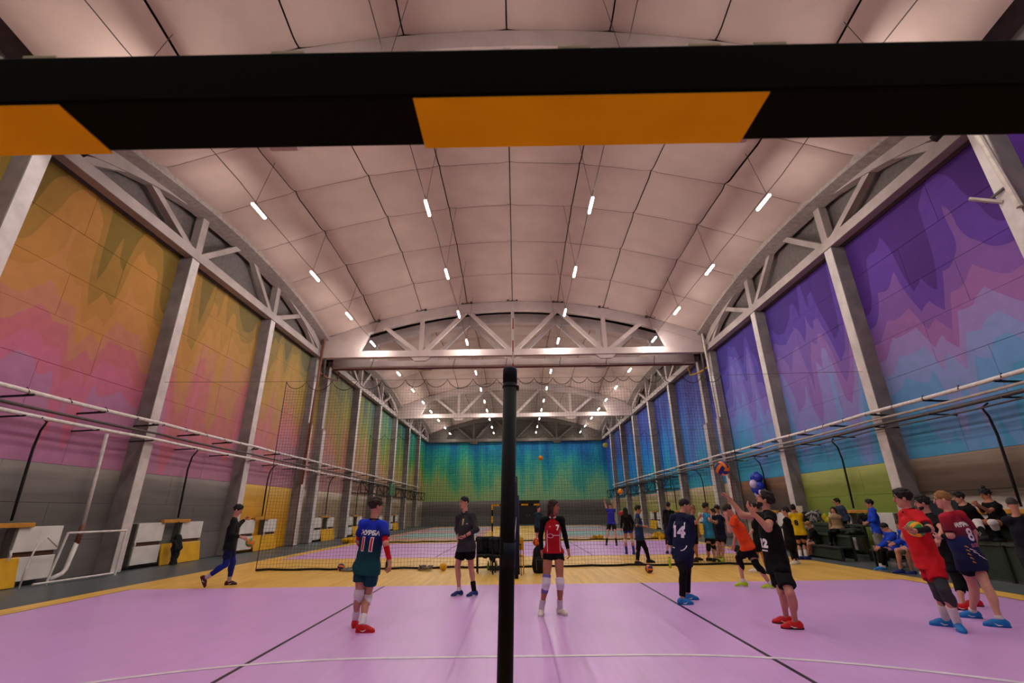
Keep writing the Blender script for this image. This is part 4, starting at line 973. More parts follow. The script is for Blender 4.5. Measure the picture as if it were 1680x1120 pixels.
# ------------------------------------------------------------------ the people
def grad_cloth(name, stops, z0, z1):
    m, nt, b = nt_new(name); L = nt.links.new
    g = N(nt, 'ShaderNodeTexCoord'); s = N(nt, 'ShaderNodeSeparateXYZ'); L(g.outputs['Object'], s.inputs[0])
    no = N(nt, 'ShaderNodeTexNoise'); no.inputs['Scale'].default_value = 5; L(g.outputs['Object'], no.inputs[0])
    a = N(nt, 'ShaderNodeMath', operation='MULTIPLY_ADD'); a.inputs[1].default_value = .12; L(no.outputs[0], a.inputs[0]); L(s.outputs[2], a.inputs[2])
    mr = N(nt, 'ShaderNodeMapRange'); mr.inputs[1].default_value = z0 + .06; mr.inputs[2].default_value = z1 + .06; L(a.outputs[0], mr.inputs[0])
    r = ramp(nt, stops, False); L(mr.outputs[0], r.inputs[0]); L(r.outputs[0], b.inputs['Base Color']); b.inputs['Roughness'].default_value = .75; b.inputs['Specular IOR Level'].default_value = .15
    return m
K, KN, NV = cloth('#0a0a0c'), cloth('#0f0f13'), cloth('#10152b')
WH, RD, BL = cloth('#cfc6c8'), cloth('#b3101c'), cloth('#1c3fb4')
pr_w, pr_r = mat('white_print', '#e6dfe0', .6, .05), mat('red_print', '#c01226', .6, .05)
sh_red, sh_blue, sh_navy, sh_k, sh_w, sh_neon = (mat('shoe_' + n, c, .5, .1, 20) for n, c in (('red', '#c4121c'), ('blue', '#1a6fb8'), ('navy', '#16246a'), ('black', '#19181a'), ('white', '#d8cfc4'), ('neon', '#a8c21e')))
sole_w, sole_k = mat('pale_sole', '#d9d4cf', .6), mat('dark_sole', '#241a1a', .6)
jersey11 = grad_cloth('blue_to_teal_cloth', [(0, '#12484a'), (.35, '#12313f'), (.6, '#151f55'), (1, '#1f38c0')], .85, 1.5)
short11 = grad_cloth('teal_cloth', [(0, '#143a48'), (1, '#14464a')], .6, .9)
jersey8 = grad_cloth('red_to_navy_cloth', [(0, '#161c3c'), (.42, '#1f2a5c'), (.5, '#5a1f38'), (.75, '#7a1f33'), (1, '#b01e30')], .85, 1.5)

P = person
P(dict(label='boy in dark top and blue leggings bouncing a ball by the left wall', h=1.78, Y=12.1, face=26, head=14, nod=-15, hd=(391.6, 834), nk=(385.5, 847), hp=(377, 894), vox=.013,
       eR=(379.5, 876), wR=(396, 881), ezR=-1, wzR=-1, eL=(391, 862), wL=(402, 851.5), fL=(411, 846), ezL=1, wzL=1, kL=(382, 922), aL=(375.5, 953), kR=(370, 926), aR=(337, 948), air='R', tL=18, tR=20, tipR=62,
       top=cloth('#141416'), sleeve=1.85, hem=.12, shorts=(cloth('#141c44'), .62, .02), leg=[('legging', 'LR', .4, 1.72, cloth('#1a2a7a')), ('sock', 'LR', 1.7, 2.0, cloth('#b8a8b4'))], shoe=mat('shoe_dark_red', '#4a1420', .5), sole=sole_k, hair=('dark', 'short')))
G = P(dict(label='player seen from behind in blue jersey number 11 with red arm sleeves and red shoes', h=1.84, face=83, head=44, hd=(617.8, 825), nk=(615.5, 842), hp=(603, 925),
         eR=(633, 892), wR=(639.5, 922), ezR=-1, wzR=1, fR=(637, 937), eL=(588, 886), wL=(596, 905), ezL=1, wzL=1, kR=(602, 981), aR=(594, 1026), kL=(589, 974), aL=(582.5, 1018), tR=-4, tL=100,
         top=jersey11, sleeve=.62, hem=.14, loose=.024, shorts=(short11, .58, .03), shoe=sh_red, hair=('brown', 'short'), collar=NV,
         leg=[('knee_pad', 'LR', .84, 1.24, WH), ('sock', 'LR', 1.62, 2.0, cloth('#d8ccd4'))], armw=[('arm_sleeve', 'LR', .6, 1.86, RD)]))
decal(G, 'jersey', [('ЖУРБА', .005, .435, .062, pr_w, 'printed_name', .004), ('11', .0, .27, .19, pr_w, 'number_outline', .012), ('11', .0, .27, .19, pr_r, 'printed_number', .002)], 'back')
G = P(dict(label='man in charcoal half-zip top and black shorts beside the net post', h=1.84, face=-112, head=-140, hd=(760.9, 823), nk=(763.6, 835), hp=(765, 893),
       eL=(781.5, 868), wL=(763, 879), ezL=-1, wzL=.1, fL=(753, 886), fzL=.2, eR=(750.5, 868), wR=(752, 886), ezR=1, wzR=-1, kR=(750.5, 929), aR=(753.5, 969.6), kL=(772.5, 928.5), aL=(778, 970), tR=-145, tL=-140,
       top=cloth('#333234'), topname='half_zip_top', sleeve=1.5, hem=.13, shorts=(K, .62, .03), shoe=sh_navy, sole=sole_w, hair=('dark', 'crop'), collar=cloth('#2c2b2d'), leg=[('sock', 'L', 1.6, 2.0, K), ('sock', 'R', 1.85, 2.0, WH)]))
decal(G, 'jersey', [(MB().add([(-.012, -.06, 0), (.012, -.06, 0), (.02, .06, 0), (-.02, .06, 0)], [(0, 1, 2, 3)]), 0, .44, .1, cloth('#b8a070'), 'open_zip_neck'), (MB().add([(-.02, -.004, 0), (.02, -.004, 0), (.02, .004, 0), (-.02, .004, 0)], [(0, 1, 2, 3)]), .09, .4, .1, pr_w, 'chest_mark')], 'front')
J = MB().tube([(0, 0, 0), (0, 0, .001)], .001)
b_ = G['J']['wL']; e_ = G['J']['eL']; MB().tube([e_ + (b_ - e_) * .86, e_ + (b_ - e_) * .93], .034, 12).build('wristband', K, G['body'])
G = P(dict(label='woman in red jersey number 7 with black sleeves and white knee pads facing the camera', h=1.76, fem=True, skin='tan', face=-88, head=-28, hd=(908.5, 831), nk=(906, 847), hp=(907.8, 904),
         sR=(890, 852), sL=(922, 851), eR=(887, 880), wR=(889, 905), ezR=1, wzR=-1, eL=(927, 879), wL=(932.5, 903), ezL=1, wzL=-1, kR=(896, 957), aR=(888, 999.5), kL=(919, 957), aL=(918.8, 998.5), tR=-98, tL=-55,
         top=cloth('#a50f1e'), sleeve=.0, raglan=K, hem=.03, loose=.008, shorts=(K, .26, .01), shoe=sh_w, sole=sole_w, hair=('brown', 'long'), collar=WH,
         armw=[('sleeve', 'LR', 0.0, 1.9, K)], leg=[('knee_brace', 'R', .72, 1.34, cloth('#6d64a0')), ('knee_pad', 'LR', .82, 1.2, cloth('#d3c8d8')), ('sock', 'LR', 1.62, 2.0, cloth('#d0c4d0'))]))
ring = MB()
for k in range(24):
    a, c = 2 * PI * k / 24, 2 * PI * (k + 1) / 24
    ring.add([(.048 * math.cos(a), .03 * math.sin(a), 0), (.054 * math.cos(a), .036 * math.sin(a), 0), (.054 * math.cos(c), .036 * math.sin(c), 0), (.048 * math.cos(c), .03 * math.sin(c), 0)], [(0, 1, 2, 3)])
line = MB().add([(-.05, -.004, 0), (.09, -.004, 0), (.09, .005, 0), (-.05, .005, 0)], [(0, 1, 2, 3)])
decal(G, 'jersey', [('7', .075, .385, .085, pr_w, 'printed_number', .006), (ring, -.055, .255, .1, pr_w, 'emblem_ring'), (line, .025, .262, .1, pr_w, 'emblem_line'), (MB().add([(-.02, 0, 0), (.022, .006, 0), (.02, .012, 0), (0, .007, 0)], [(0, 1, 2, 3)]), -.07, .40, .1, pr_w, 'chest_mark')], 'front')
side_k = MB().add([(-.012, -.2, 0), (.03, -.2, 0), (.03, .16, 0), (.0, .16, 0)], [(0, 1, 2, 3)])
for sx in (-1, 1): decal(G, 'jersey', [(MB().add([(-.004, -.2, 0), (.004, -.2, 0), (.006, .15, 0), (-.002, .15, 0)], [(0, 1, 2, 3)]), sx * .112, .2, .1, pr_w, 'side_piping')], 'front')
G = P(dict(label='player in navy number 14 shirt and black leggings standing on the attack line', h=1.86, face=43, head=-12, hd=(1124, 829.5), nk=(1118.5, 840.5), hp=(1120, 902), bulk=1.05,
         eL=(1097.5, 873), wL=(1102.5, 900), ezL=1, wzL=-1, eR=(1136, 877), wR=(1134.5, 900), ezR=1, wzR=1, kL=(1121, 939), aL=(1119, 982.5), kR=(1127.5, 936), aR=(1128, 975), tL=0, tR=-8,
         top=cloth('#161c38'), sleeve=1.9, hem=.17, loose=.022, shorts=(NV, .66, .028), leg=[('legging', 'LR', .3, 1.9, K)], shoe=sh_blue, sole=sh_blue, hair=('dark', 'crop')))
arc = MB()
for k in range(8):
    a, c = -1.5 + 1.4 * k / 8, -1.5 + 1.4 * (k + 1) / 8
    arc.add([(.1 * math.cos(a), .1 * math.sin(a), 0), (.115 * math.cos(a), .115 * math.sin(a), 0), (.115 * math.cos(c), .115 * math.sin(c), 0), (.1 * math.cos(c), .1 * math.sin(c), 0)], [(0, 1, 2, 3)])
stripe = MB().add([(-.01, -.06, 0), (.004, -.06, 0), (.012, .06, 0), (-.004, .06, 0)], [(0, 1, 2, 3)])
decal(G, 'jersey', [('14', -.015, .30, .185, mat('lilac_print', '#d8c8dc', .6), 'printed_number', .014), (arc, .03, .1, .1, pr_w, 'piping'), (stripe, -.115, .42, .1, pr_w, 'shoulder_stripe'), (stripe, .10, .42, .1, pr_w, 'shoulder_stripe', 0, .2), (MB().add([(-.03, -.006, 0), (.03, -.012, 0), (.03, 0, 0), (-.03, .008, 0)], [(0, 1, 2, 3)]), -.11, .03, .1, pr_w, 'hem_mark')], 'back')
P(dict(label='player in bright orange shirt bending forward with a hand to the face', h=1.82, face=158, head=156, nod=-28, hd=(1194, 836.5), nk=(1203, 846), hp=(1226, 893), dyn=-.05,
       sL=(1201, 852), eL=(1197, 871), wL=(1191.5, 849), ezL=-1, wzL=-1, eR=(1209, 880), wR=(1203.5, 894), ezR=1, wzR=-1, kL=(1212, 915), aL=(1219.5, 955), kR=(1241, 926), aR=(1264, 958), tL=160, tR=160,
       top=cloth('#d8461a'), sleeve=.62, hem=.07, loose=.022, shorts=(K, .7, .034), leg=[('knee_pad', 'LR', .78, 1.28, K), ('sock', 'LR', 1.86, 2.0, WH)], shoe=sh_neon, sole=sole_w, hair=('brown', 'crop')))
G = P(dict(label='bearded player in black number 12 shirt raising both hands towards a falling ball', h=1.9, face=166, head=152, nod=28, hd=(1254.5, 819.5), nk=(1258, 838), hp=(1273, 916), bulk=1.12, arm=1.12, skin='fair', beard=True,
         sL=(1264, 846), eL=(1260, 866), wL=(1226, 832), fL=(1218, 817), ezL=-1, wzL=-1, eR=(1218, 845), wR=(1197, 818), fR=(1181, 803), ezR=1, wzR=1, kL=(1296, 973), aL=(1305, 1020), kR=(1283, 971), aR=(1290, 1012), tL=165, tR=158,
         thL=(0, -1, .2), thR=(0, -1, .3), curl=.3, top=K, sleeve=.5, hem=.2, loose=.02, shorts=(KN, .82, .035), shoe=sh_red, sole=sole_k, hair=('dark', 'short')))
decal(G, 'jersey', [('12', .07, .2, .11, pr_w, 'printed_number', .01), (MB().add([(-.07, -.009, 0), (.07, -.009, 0), (.07, .009, 0), (-.07, .009, 0)], [(0, 1, 2, 3)]), .07, .11, .1, pr_w, 'print_bar')], 'front')
G8 = G = P(dict(label='tall player in plain red jersey and shorts hugging a green and yellow ball', h=1.93, face=158, head=146, hd=(1480.5, 817), nk=(1490, 836), hp=(1519, 912), bulk=1.06,
         sL=(1508, 846), eL=(1525.5, 867), wL=(1499, 871), ezL=-1, wzL=-1, fL=(1491, 866), eR=(1484.5, 884), wR=(1490.5, 873), ezR=1, wzR=1, kL=(1549, 967), aL=(1571, 1022), kR=(1538, 967), aR=(1552, 1015.5), tL=-118, tR=150,
         top=cloth('#c01a22'), sleeve=.7, hem=.14, loose=.028, shorts=(RD, .7, .034), armw=[('arm_sleeve', 'L', .62, 1.9, cloth('#202024'))],
         leg=[('legging', 'LR', .5, 1.3, cloth('#39373a')), ('sock', 'LR', 1.48, 2.0, cloth('#d0c8c4'))], shoe=sh_blue, sole=sh_blue, hair=('dark', 'short'), collar=K))
decal(G, 'shorts', [(MB().ball((0, 0, 0), .02, 8, 6, (1, 1, .02)), .0, -.2, .1, pr_w, 'shorts_emblem')], 'front')
P(dict(label='bearded man in black T-shirt standing behind the player in plain red', h=1.86, face=156, head=146, hd=(1508, 817), nk=(1519, 833), hp=(1551, 907), bulk=1.05, beard=True, Y=8.9,
       eL=(1547, 868), wL=(1540, 884), ezL=-1, wzL=-1, eR=(1522, 872), wR=(1528, 890), ezR=1, kL=(1570, 950), aL=(1580, 991), kR=(1582, 948), aR=(1600, 985), tL=150, tR=150, top=K, sleeve=.6, hem=.14, loose=.02,
       shorts=(K, .72, .03), shoe=sh_red, sole=sole_k, leg=[('legging', 'LR', .5, 1.5, K)], hair=('dark', 'short')))
G = P(dict(label='fair-haired player in red and navy number 8 jersey with bare legs and blue shoes', h=1.88, face=104, head=143, hd=(1546, 819.5), nk=(1557, 836), hp=(1589, 914), bulk=1.06, skin='pale',
         sL=(1553, 849), eL=(1560, 878), wL=(1544, 880), ezL=-.1, wzL=.5, eR=(1597, 872), wR=(1601, 895), ezR=1, wzR=1, kL=(1597, 962), aL=(1596, 1003), kR=(1619, 963), aR=(1641, 1017), tL=150, tR=148,
         top=jersey8, sleeve=.78, hem=.16, loose=.024, shorts=(cloth('#12131f'), .5, .025), armw=[('arm_sleeve', 'L', .7, 1.85, K)], shoe=sh_blue, sole=sh_blue, leg=[('sock', 'LR', 1.88, 2.0, WH)], hair=('blond', 'crop')))
dash = lambda l, t: MB().add([(-l, -t, 0), (l, -t * .4, 0), (l, t * .4, 0), (-l, t, 0)], [(0, 1, 2, 3)])
decal(G, 'jersey', [('ИУРИК', -.01, .445, .055, pr_w, 'printed_name', .004), ('8', .01, .30, .17, mat('lilac_print', '#d8c8dc', .6), 'printed_number', .006), ('БОЕЦ', .02, .165, .045, mat('rose_print', '#b86a80', .6), 'printed_word', .002)] +
      [(dash(.045, .006), x, z, .1, pr_w, 'streak', 0, -.5) for x, z in ((-.06, .11), (-.03, .07), (.03, .02), (.09, -.02))] + [(dash(.02, .01), -.12, z, .1, mat('ochre_print', '#b8803a', .6), 'fleck', 0, -.7) for z in (.16, .11, .06, .01, -.04)], 'back')

# farther off
vx = .018
P(dict(label='man in blue jacket jumping both arms up on the far purple court', h=1.84, vox=vx, Y=25.0, face=-105, hd=(1001, 830), nk=(1002, 835), hp=(1003, 856), eR=(993.5, 828.5), wR=(990.5, 818), eL=(1008.5, 828.5), wL=(1007.5, 817), kR=(997, 876), aR=(995, 891), kL=(1009.5, 876), aL=(1011.5, 891.5),
       top=cloth('#2a2a8c'), topname='jacket', sleeve=1.85, hem=.1, shorts=(K, .62, .03), shoe=sh_k, leg=[('sock', 'LR', 1.5, 2.0, K)], hair=('brown', 'short')))
P(dict(label='long-haired woman in black top and blue shorts seen from behind on the far court', h=1.76, vox=vx, fem=True, face=90, hd=(1025.6, 837), nk=(1027, 843.5), hp=(1030, 867), eL=(1020, 856), wL=(1019, 868), eR=(1038, 857), wR=(1038, 869), kL=(1026, 886.5), aL=(1028, 905), kR=(1037.5, 886.5), aR=(1040, 905.5),
       top=K, sleeve=1.9, hem=.08, shorts=(cloth('#1c2c9c'), .3, .015), leg=[('knee_pad', 'LR', .85, 1.2, WH), ('sock', 'LR', 1.25, 1.98, cloth('#2a2f7c'))], shoe=sh_navy, hair=('dark', 'long')))
P(dict(label='man in blue vest over grey sleeves walking right behind the divider net', h=1.84, vox=vx, face=-14, hd=(1047, 835.5), nk=(1045.6, 843.5), hp=(1049, 878), eR=(1045, 862), wR=(1057, 863), ezR=-1, wzR=-1, eL=(1050, 862), wL=(1058, 864), kL=(1047, 900), aL=(1045.6, 921), kR=(1059.5, 900), aR=(1064.5, 918), tL=-5, tR=-5,
       top=cloth('#1e3466'), sleeve=.2, hem=.14, armw=[('sleeve', 'LR', .0, 1.8, cloth('#4c4a48'))], shorts=(K, 1.92, .014), shoe=sh_k, hair=('dark', 'short')))
P(dict(label='man in black long-sleeved shirt with printed back, beyond the player in navy', h=1.82, vox=vx, Y=20, face=88, hd=(1095.8, 829), nk=(1097, 836), hp=(1097, 863), eL=(1089, 850), wL=(1089, 863), eR=(1106, 850), wR=(1106, 863), kL=(1095, 883), aL=(1095, 904), kR=(1101, 883), aR=(1103, 904), top=K, sleeve=1.9, hem=.1, shorts=(K, 1.5, .02), shoe=sh_k, hair=('dark', 'short')))
P(dict(label='blond player in black sportswear standing behind the player in navy', h=1.84, vox=vx, face=-15, hd=(1136.5, 832.5), nk=(1135.5, 840.5), hp=(1138, 879), eR=(1141, 858), wR=(1147, 849), ezR=-1, eL=(1144, 862), wL=(1148, 880), kL=(1137, 899), aL=(1136, 917), kR=(1142, 899), aR=(1143.8, 914.5), tL=0, tR=0, top=K, sleeve=.6, hem=.12, shorts=(K, .6, .03), shoe=sh_k, hair=('blond', 'short')))
P(dict(label='young man in light blue shirt with black knee pads standing by the net', h=1.86, vox=vx, face=-2, hd=(1158, 827.5), nk=(1156.5, 834.5), hp=(1163.5, 876), eR=(1164, 853), wR=(1173, 857), ezR=-1, wzR=1, eL=(1163, 853), wL=(1172, 855), kL=(1162.5, 897.5), aL=(1162.5, 915), kR=(1171, 897.5), aR=(1172.5, 916.5), tL=0, tR=5,
       top=cloth('#2f86b8'), sleeve=.6, hem=.12, loose=.024, shorts=(K, .6, .03), leg=[('knee_pad', 'LR', .78, 1.25, K)], shoe=sh_k, hair=('dark', 'short')))
P(dict(label='dark-haired player facing the light blue shirt with a hand raised to the mouth', h=1.8, vox=vx, Y=18.0, face=172, hd=(1169, 836), nk=(1171, 844), hp=(1176, 880), eL=(1174, 858), wL=(1169.5, 846), eR=(1170, 858), wR=(1166, 864), kL=(1176, 897), aL=(1178, 911.5), kR=(1179, 897), aR=(1181, 911), top=K, sleeve=.6, hem=.12, shorts=(K, .6, .03), shoe=sh_neon, hair=('dark', 'short')))
P(dict(label='player in dark navy shirt looking down with forearms crossed beside a column', h=1.84, vox=vx, Y=16.9, face=-130, head=-160, nod=-20, hd=(1176.5, 833), nk=(1178.5, 842), hp=(1181.5, 878), eL=(1186, 857), wL=(1176, 857), wzL=-1, eR=(1175, 857), wR=(1182, 858), kL=(1185.5, 897.5), aL=(1186, 916), kR=(1178, 897), aR=(1177.5, 916), top=NV, sleeve=.6, hem=.12, shorts=(K, .62, .03), shoe=sh_neon, hair=('dark', 'short')))
P(dict(label='player in black half hidden between the orange shirt and the bearded player', h=1.84, vox=vx, Y=13.3, face=156, hd=(1239, 832), nk=(1240, 844), hp=(1245, 886), eL=(1238, 866), wL=(1230, 876), kL=(1241, 907), aL=(1240, 933), kR=(1250, 905), aR=(1257, 931), top=K, sleeve=.6, hem=.1, shorts=(K, .7, .03), shoe=sh_w, hair=('dark', 'short')))
P(dict(label='person in long black coat with white shoes standing near the bench', h=1.8, vox=vx, face=140, hd=(1288, 837.5), nk=(1290, 846), hp=(1296, 885), eL=(1290, 866), wL=(1288, 885), kL=(1300, 904), aL=(1304, 921), kR=(1302, 903), aR=(1308, 920), tL=185, tR=185, top=K, topname='coat', sleeve=1.95, hem=.3, loose=.03, shorts=(K, 1.8, .03), shoe=sh_w, hair=('dark', 'short')))
G = P(dict(label='player in yellow shirt with black shorts seen from behind near the bench', h=1.82, vox=vx, face=44, hd=(1301.5, 834), nk=(1304, 841.5), hp=(1312.5, 872), eR=(1314, 857), wR=(1318, 870), eL=(1300, 857), wL=(1302, 868), kL=(1311, 893), aL=(1313.5, 913), kR=(1319, 891), aR=(1322.5, 913), tL=15, tR=15, top=cloth('#c8a412'), sleeve=.55, hem=.1, shorts=(K, .5, .025), leg=[('knee_pad', 'LR', .85, 1.25, K), ('sock', 'LR', 1.5, 2.0, WH)], shoe=sh_navy, hair=('dark', 'short')))
decal(G, 'jersey', [('8', .0, .28, .16, K, 'printed_number', .01)], 'back')
P(dict(label='blond person in black sitting bent over on the low end of the far bench', h=1.72, vox=vx, sit=True, Y=17.6, face=165, nod=-30, hd=(1327, 861), nk=(1331, 867), hp=(1342, 890), eL=(1330, 881), wL=(1325, 888), kL=(1326, 893), aL=(1327, 911), kR=(1330, 892), aR=(1332, 910), top=K, sleeve=1.5, hem=.05, shorts=(K, .6, .03), shoe=sh_k, hair=('blond', 'short')))
P(dict(label='spectator with glasses and grey-blue coat on the top step of the bench', h=1.78, vox=vx, sit=True, Y=17.3, face=175, head=160, glasses=True, hd=(1373, 823.5), nk=(1377.5, 830.5), hp=(1385, 852), kL=(1371, 858), aL=(1370, 874), kR=(1376, 858), aR=(1374, 872), top=cloth('#2e3a4c'), topname='coat', collar=cloth('#b8a890'), sleeve=1.95, hem=.05, loose=.03, shorts=(K, 1.9, .02), shoe=sh_k, hair=('dark', 'short')))
P(dict(label='spectator in beige jacket with white collar seated on the far bench', h=1.7, vox=vx, sit=True, fem=True, Y=16.8, face=-140, hd=(1367, 837), nk=(1369.5, 845), hp=(1375, 866), eL=(1380, 858), wL=(1373, 868), eR=(1363, 858), wR=(1362, 868), kL=(1369, 873), aL=(1372, 891), kR=(1362, 873), aR=(1364, 890), top=cloth('#8d7558'), topname='jacket', collar=WH, sleeve=1.9, hem=.05, loose=.025, shorts=(K, 1.9, .015), shoe=sh_k, hair=('brown', 'long')))
P(dict(label='man in blue track jacket and grey trousers standing behind the seated pair', h=1.82, vox=.015, Y=15.1, face=155, head=152, hd=(1426, 826), nk=(1430, 833), hp=(1438.5, 868), eL=(1434, 853.5), wL=(1423, 857), ezL=-1, wzL=-1, eR=(1428, 853), wR=(1421, 857), kL=(1443, 892), aL=(1450, 915), kR=(1446, 891), aR=(1453, 914), sit=True, top=BL, topname='track_jacket', sleeve=1.9, hem=.12, shorts=(cloth('#6d675f'), 1.92, .02), shoe=sh_k, hair=('dark', 'short')))
P(dict(label='seated player in blue long-sleeved shirt leaning forward, nearer the far bench', h=1.82, vox=.015, sit=True, Y=13.9, face=165, head=170, nod=-20, hd=(1451.5, 865.5), nk=(1459, 874), hp=(1468, 900), eL=(1451, 893), wL=(1441.5, 898), eR=(1449, 892), wR=(1439, 897), kL=(1448, 904), aL=(1450, 932), kR=(1443, 903), aR=(1446, 930), top=BL, sleeve=1.9, hem=.05, shorts=(cloth('#2a2a2c'), .9, .03), leg=[('legging', 'LR', .7, 1.8, K), ('sock', 'LR', 1.75, 2, WH)], shoe=sh_blue, sole=sole_w, hair=('dark', 'crop')))
P(dict(label='seated player in blue shirt and grey shorts partly behind the red jersey', h=1.82, vox=.015, sit=True, Y=13.0, face=165, hd=(1477.5, 861), nk=(1483, 870), hp=(1494, 897), eL=(1478, 889), wL=(1466, 892), eR=(1474, 888), wR=(1464, 890), kL=(1472, 903), aL=(1477.5, 934), kR=(1486, 902), aR=(1497, 937), top=BL, sleeve=1.9, hem=.05, shorts=(cloth('#5d5952'), .85, .03), shoe=sh_navy, hair=('brown', 'short')))
P(dict(label='seated man in black sweater on the near bench, behind the number 8 jersey', h=1.84, vox=.014, sit=True, Y=12.0, face=165, head=160, hd=(1573, 816), nk=(1582, 829), hp=(1606, 858), eL=(1594, 850), wL=(1580, 852), kL=(1581, 862), aL=(1590, 888), kR=(1576, 858), aR=(1580, 884), top=K, sleeve=1.95, hem=.05, loose=.028, shorts=(K, 1.9, .02), shoe=sh_k, hair=('dark', 'short')))
P(dict(label='seated player with hair bun and white knee pads looking at the hands', h=1.84, vox=.014, sit=True, Y=11.5, face=172, head=165, nod=-15, hd=(1617, 811), nk=(1624, 825), hp=(1644, 857), eL=(1622, 838), wL=(1606, 829), ezL=-1, wzL=-1, eR=(1612, 838), wR=(1602, 826), kL=(1627, 857), aL=(1643, 882), kR=(1602, 856), aR=(1619, 880), tL=165, tR=165, skin='tan', top=K, sleeve=.6, hem=.05, loose=.026, shorts=(K, .45, .03), leg=[('knee_pad', 'LR', .8, 1.4, WH), ('sock', 'LR', 1.4, 2, K)], shoe=sh_k, hair=('dark', 'bun')))
P(dict(label='man in dark navy with bald patch turning away at the right edge', h=1.84, vox=.014, Y=9.6, face=60, head=50, nod=-25, hd=(1659.5, 823), nk=(1666, 838), hp=(1690, 905), eL=(1668, 875), wL=(1672, 905), eR=(1702, 858), wR=(1700, 840), kL=(1702, 955), aL=(1716, 1000), kR=(1712, 955), aR=(1730, 1000), top=cloth('#14161f'), sleeve=1.9, hem=.12, shorts=(K, 1.9, .02), shoe=sh_k, hair=('grey', 'crop')))
P(dict(label='far player in dark teal reaching up, half hidden behind the woman in red', h=1.8, vox=.02, Y=24, face=-60, hd=(884, 834), nk=(883.5, 841), hp=(882.5, 862), eR=(880, 846), wR=(885, 832), eL=(889, 850), wL=(890, 860), kL=(885, 880), aL=(885.5, 893), kR=(881, 880), aR=(880.5, 893), top=cloth('#1c3238'), sleeve=1.8, hem=.1, shorts=(K, .6, .03), shoe=sh_k, hair=('dark', 'short')))

# ------------------------------------------------------------------ balls, bags and other loose things
patch_m, _nt, _b = nt_new('black_and_white_print')
_v = N(_nt, 'ShaderNodeTexNoise'); _v.inputs['Scale'].default_value = 9; _tc = N(_nt, 'ShaderNodeTexCoord'); _nt.links.new(_tc.outputs['Object'], _v.inputs['Vector'])
_r = ramp(_nt, [(0, '#15151a'), (.5, '#a5a0a0'), (.56, '#3a3a40'), (.62, '#c8c4c4')]); _nt.links.new(_v.outputs[0], _r.inputs[0]); _nt.links.new(_r.outputs[0], _b.inputs['Base Color'])
def heap(name, label, cat, c, r, col, sq=(1, 1, .7), seed=0, group=None, flat=True):
    f, cc = lump(name, label, cat, c, r, col, sq, seed=seed)
    if flat: f.cut((c[0], c[1], c[2] - r * sq[2] * .55), (0, 0, -1))
    o = field_obj(name, f, max(.012, r * .08), patch_m if col == 'patch' else fab(col), None, Vector((c[0], c[1], c[2] - r * sq[2] * .55)))
    return tag(o, label, cat, group)
ball_y, ball_b, ball_o, ball_g, ball_r, ball_wt = (mat('ball_' + n, c, .45, .06) for n, c in (('yellow', '#e0a010'), ('blue', '#1a2560'), ('orange', '#d8701c'), ('green', '#1f8a4a'), ('red', '#a02a22'), ('white', '#d8d0c8')))
def volleyball(c, r, label, cols, rot=(0, 0, 0), group='volleyballs'):
    """18 panels: each side of a cube carries three strips, pulled on to a sphere with grooves between"""
    t = thing('volleyball', label, 'ball', c, group); M_ = Matrix.Rotation(rot[0], 3, 'X') @ Matrix.Rotation(rot[1], 3, 'Y') @ Matrix.Rotation(rot[2], 3, 'Z')
    small = r < .09 or c[1] > 18
    MB().ball(c, r * .985, 16, 10).build('bladder', cols[2], t, True)
    ax = [(Vector((1, 0, 0)), Vector((0, 1, 0)), Vector((0, 0, 1))), (Vector((0, 1, 0)), Vector((0, 0, 1)), Vector((1, 0, 0))), (Vector((0, 0, 1)), Vector((1, 0, 0)), Vector((0, 1, 0)))]
    n = 4
    for a, (d, u, v) in enumerate(ax):
        for sg in (1, -1):
            for st in range(3):
                p = MB(); g = .04
                for i in range(n + 1):
                    for j in range(n * 2 + 1):
                        x = (-1 + (2 / 3) * (st + g + (1 - 2 * g) * i / n)); y = (-1 + .03 + 1.94 * j / (2 * n))
                        w_ = d * sg + u * math.tan(x * PI / 4) + v * math.tan(y * PI / 4); p.v.append(tuple(Vector(c) + M_ @ w_.normalized() * r))
                k = 2 * n + 1; p.f = [(i * k + j, i * k + j + 1, (i + 1) * k + j + 1, (i + 1) * k + j) for i in range(n) for j in range(2 * n)]
                p.build('ball_panel', cols[(st % 2 + (a + (sg < 0)) * 1) % 2], t, True)
    return t
YB = (ball_o, ball_b, ball_b); YG = (ball_y, ball_g, ball_o)
volleyball((-6.38, 12.0, .98), .105, 'green and orange ball in the air below the hand of the boy in dark top', (ball_o, ball_g, ball_y), (.5, .4, .2))
bw = G8['J']['wL']; bp = on_y(1502, 867.5, bw.y + .10)
volleyball(bp, .105, 'green and yellow ball tucked under the arm of the player in red', YG, (.4, .9, .3))
volleyball(on_y(1184.5, 768, 7.0), .105, 'blue and orange ball in the air above the raised hands', YB, (.7, .3, .5))
volleyball(on_y(887, 751, 33), .17, 'yellow and orange ball flying in front of the far teal wall', (ball_y, ball_o, ball_r), (.3, .3, 0))
volleyball(on_y(993, 730, 33), .17, 'yellow-green ball high against the far corner of the right wall', (mat('ball_lime', '#a8a830', .45), mat('ball_lime', '#a8a830', .45), ball_g), (.1, .6, 0))
volleyball(on_y(1018, 806, 24), .14, 'orange ball in the air right of the man with both arms up', (ball_o, ball_y, ball_r), (.2, .8, .1))
for px, py, y, lab, cols in ((560, 925.5, 15.1, 'orange and dark ball lying by the divider net, left of the player in blue', YB), (727.5, 927.5, 14.9, 'yellow ball lying by the net left of the man in charcoal top', (ball_y, ball_y, ball_g)), (1065, 933, 13.7, 'dark blue and orange ball on the floor before the net, right of centre', YB)):
    q = on_y(px, py, y); volleyball((q.x, y, .108), .105, lab, cols, (px, py, .3))
q = on_y(878.5, 899, 14.1)
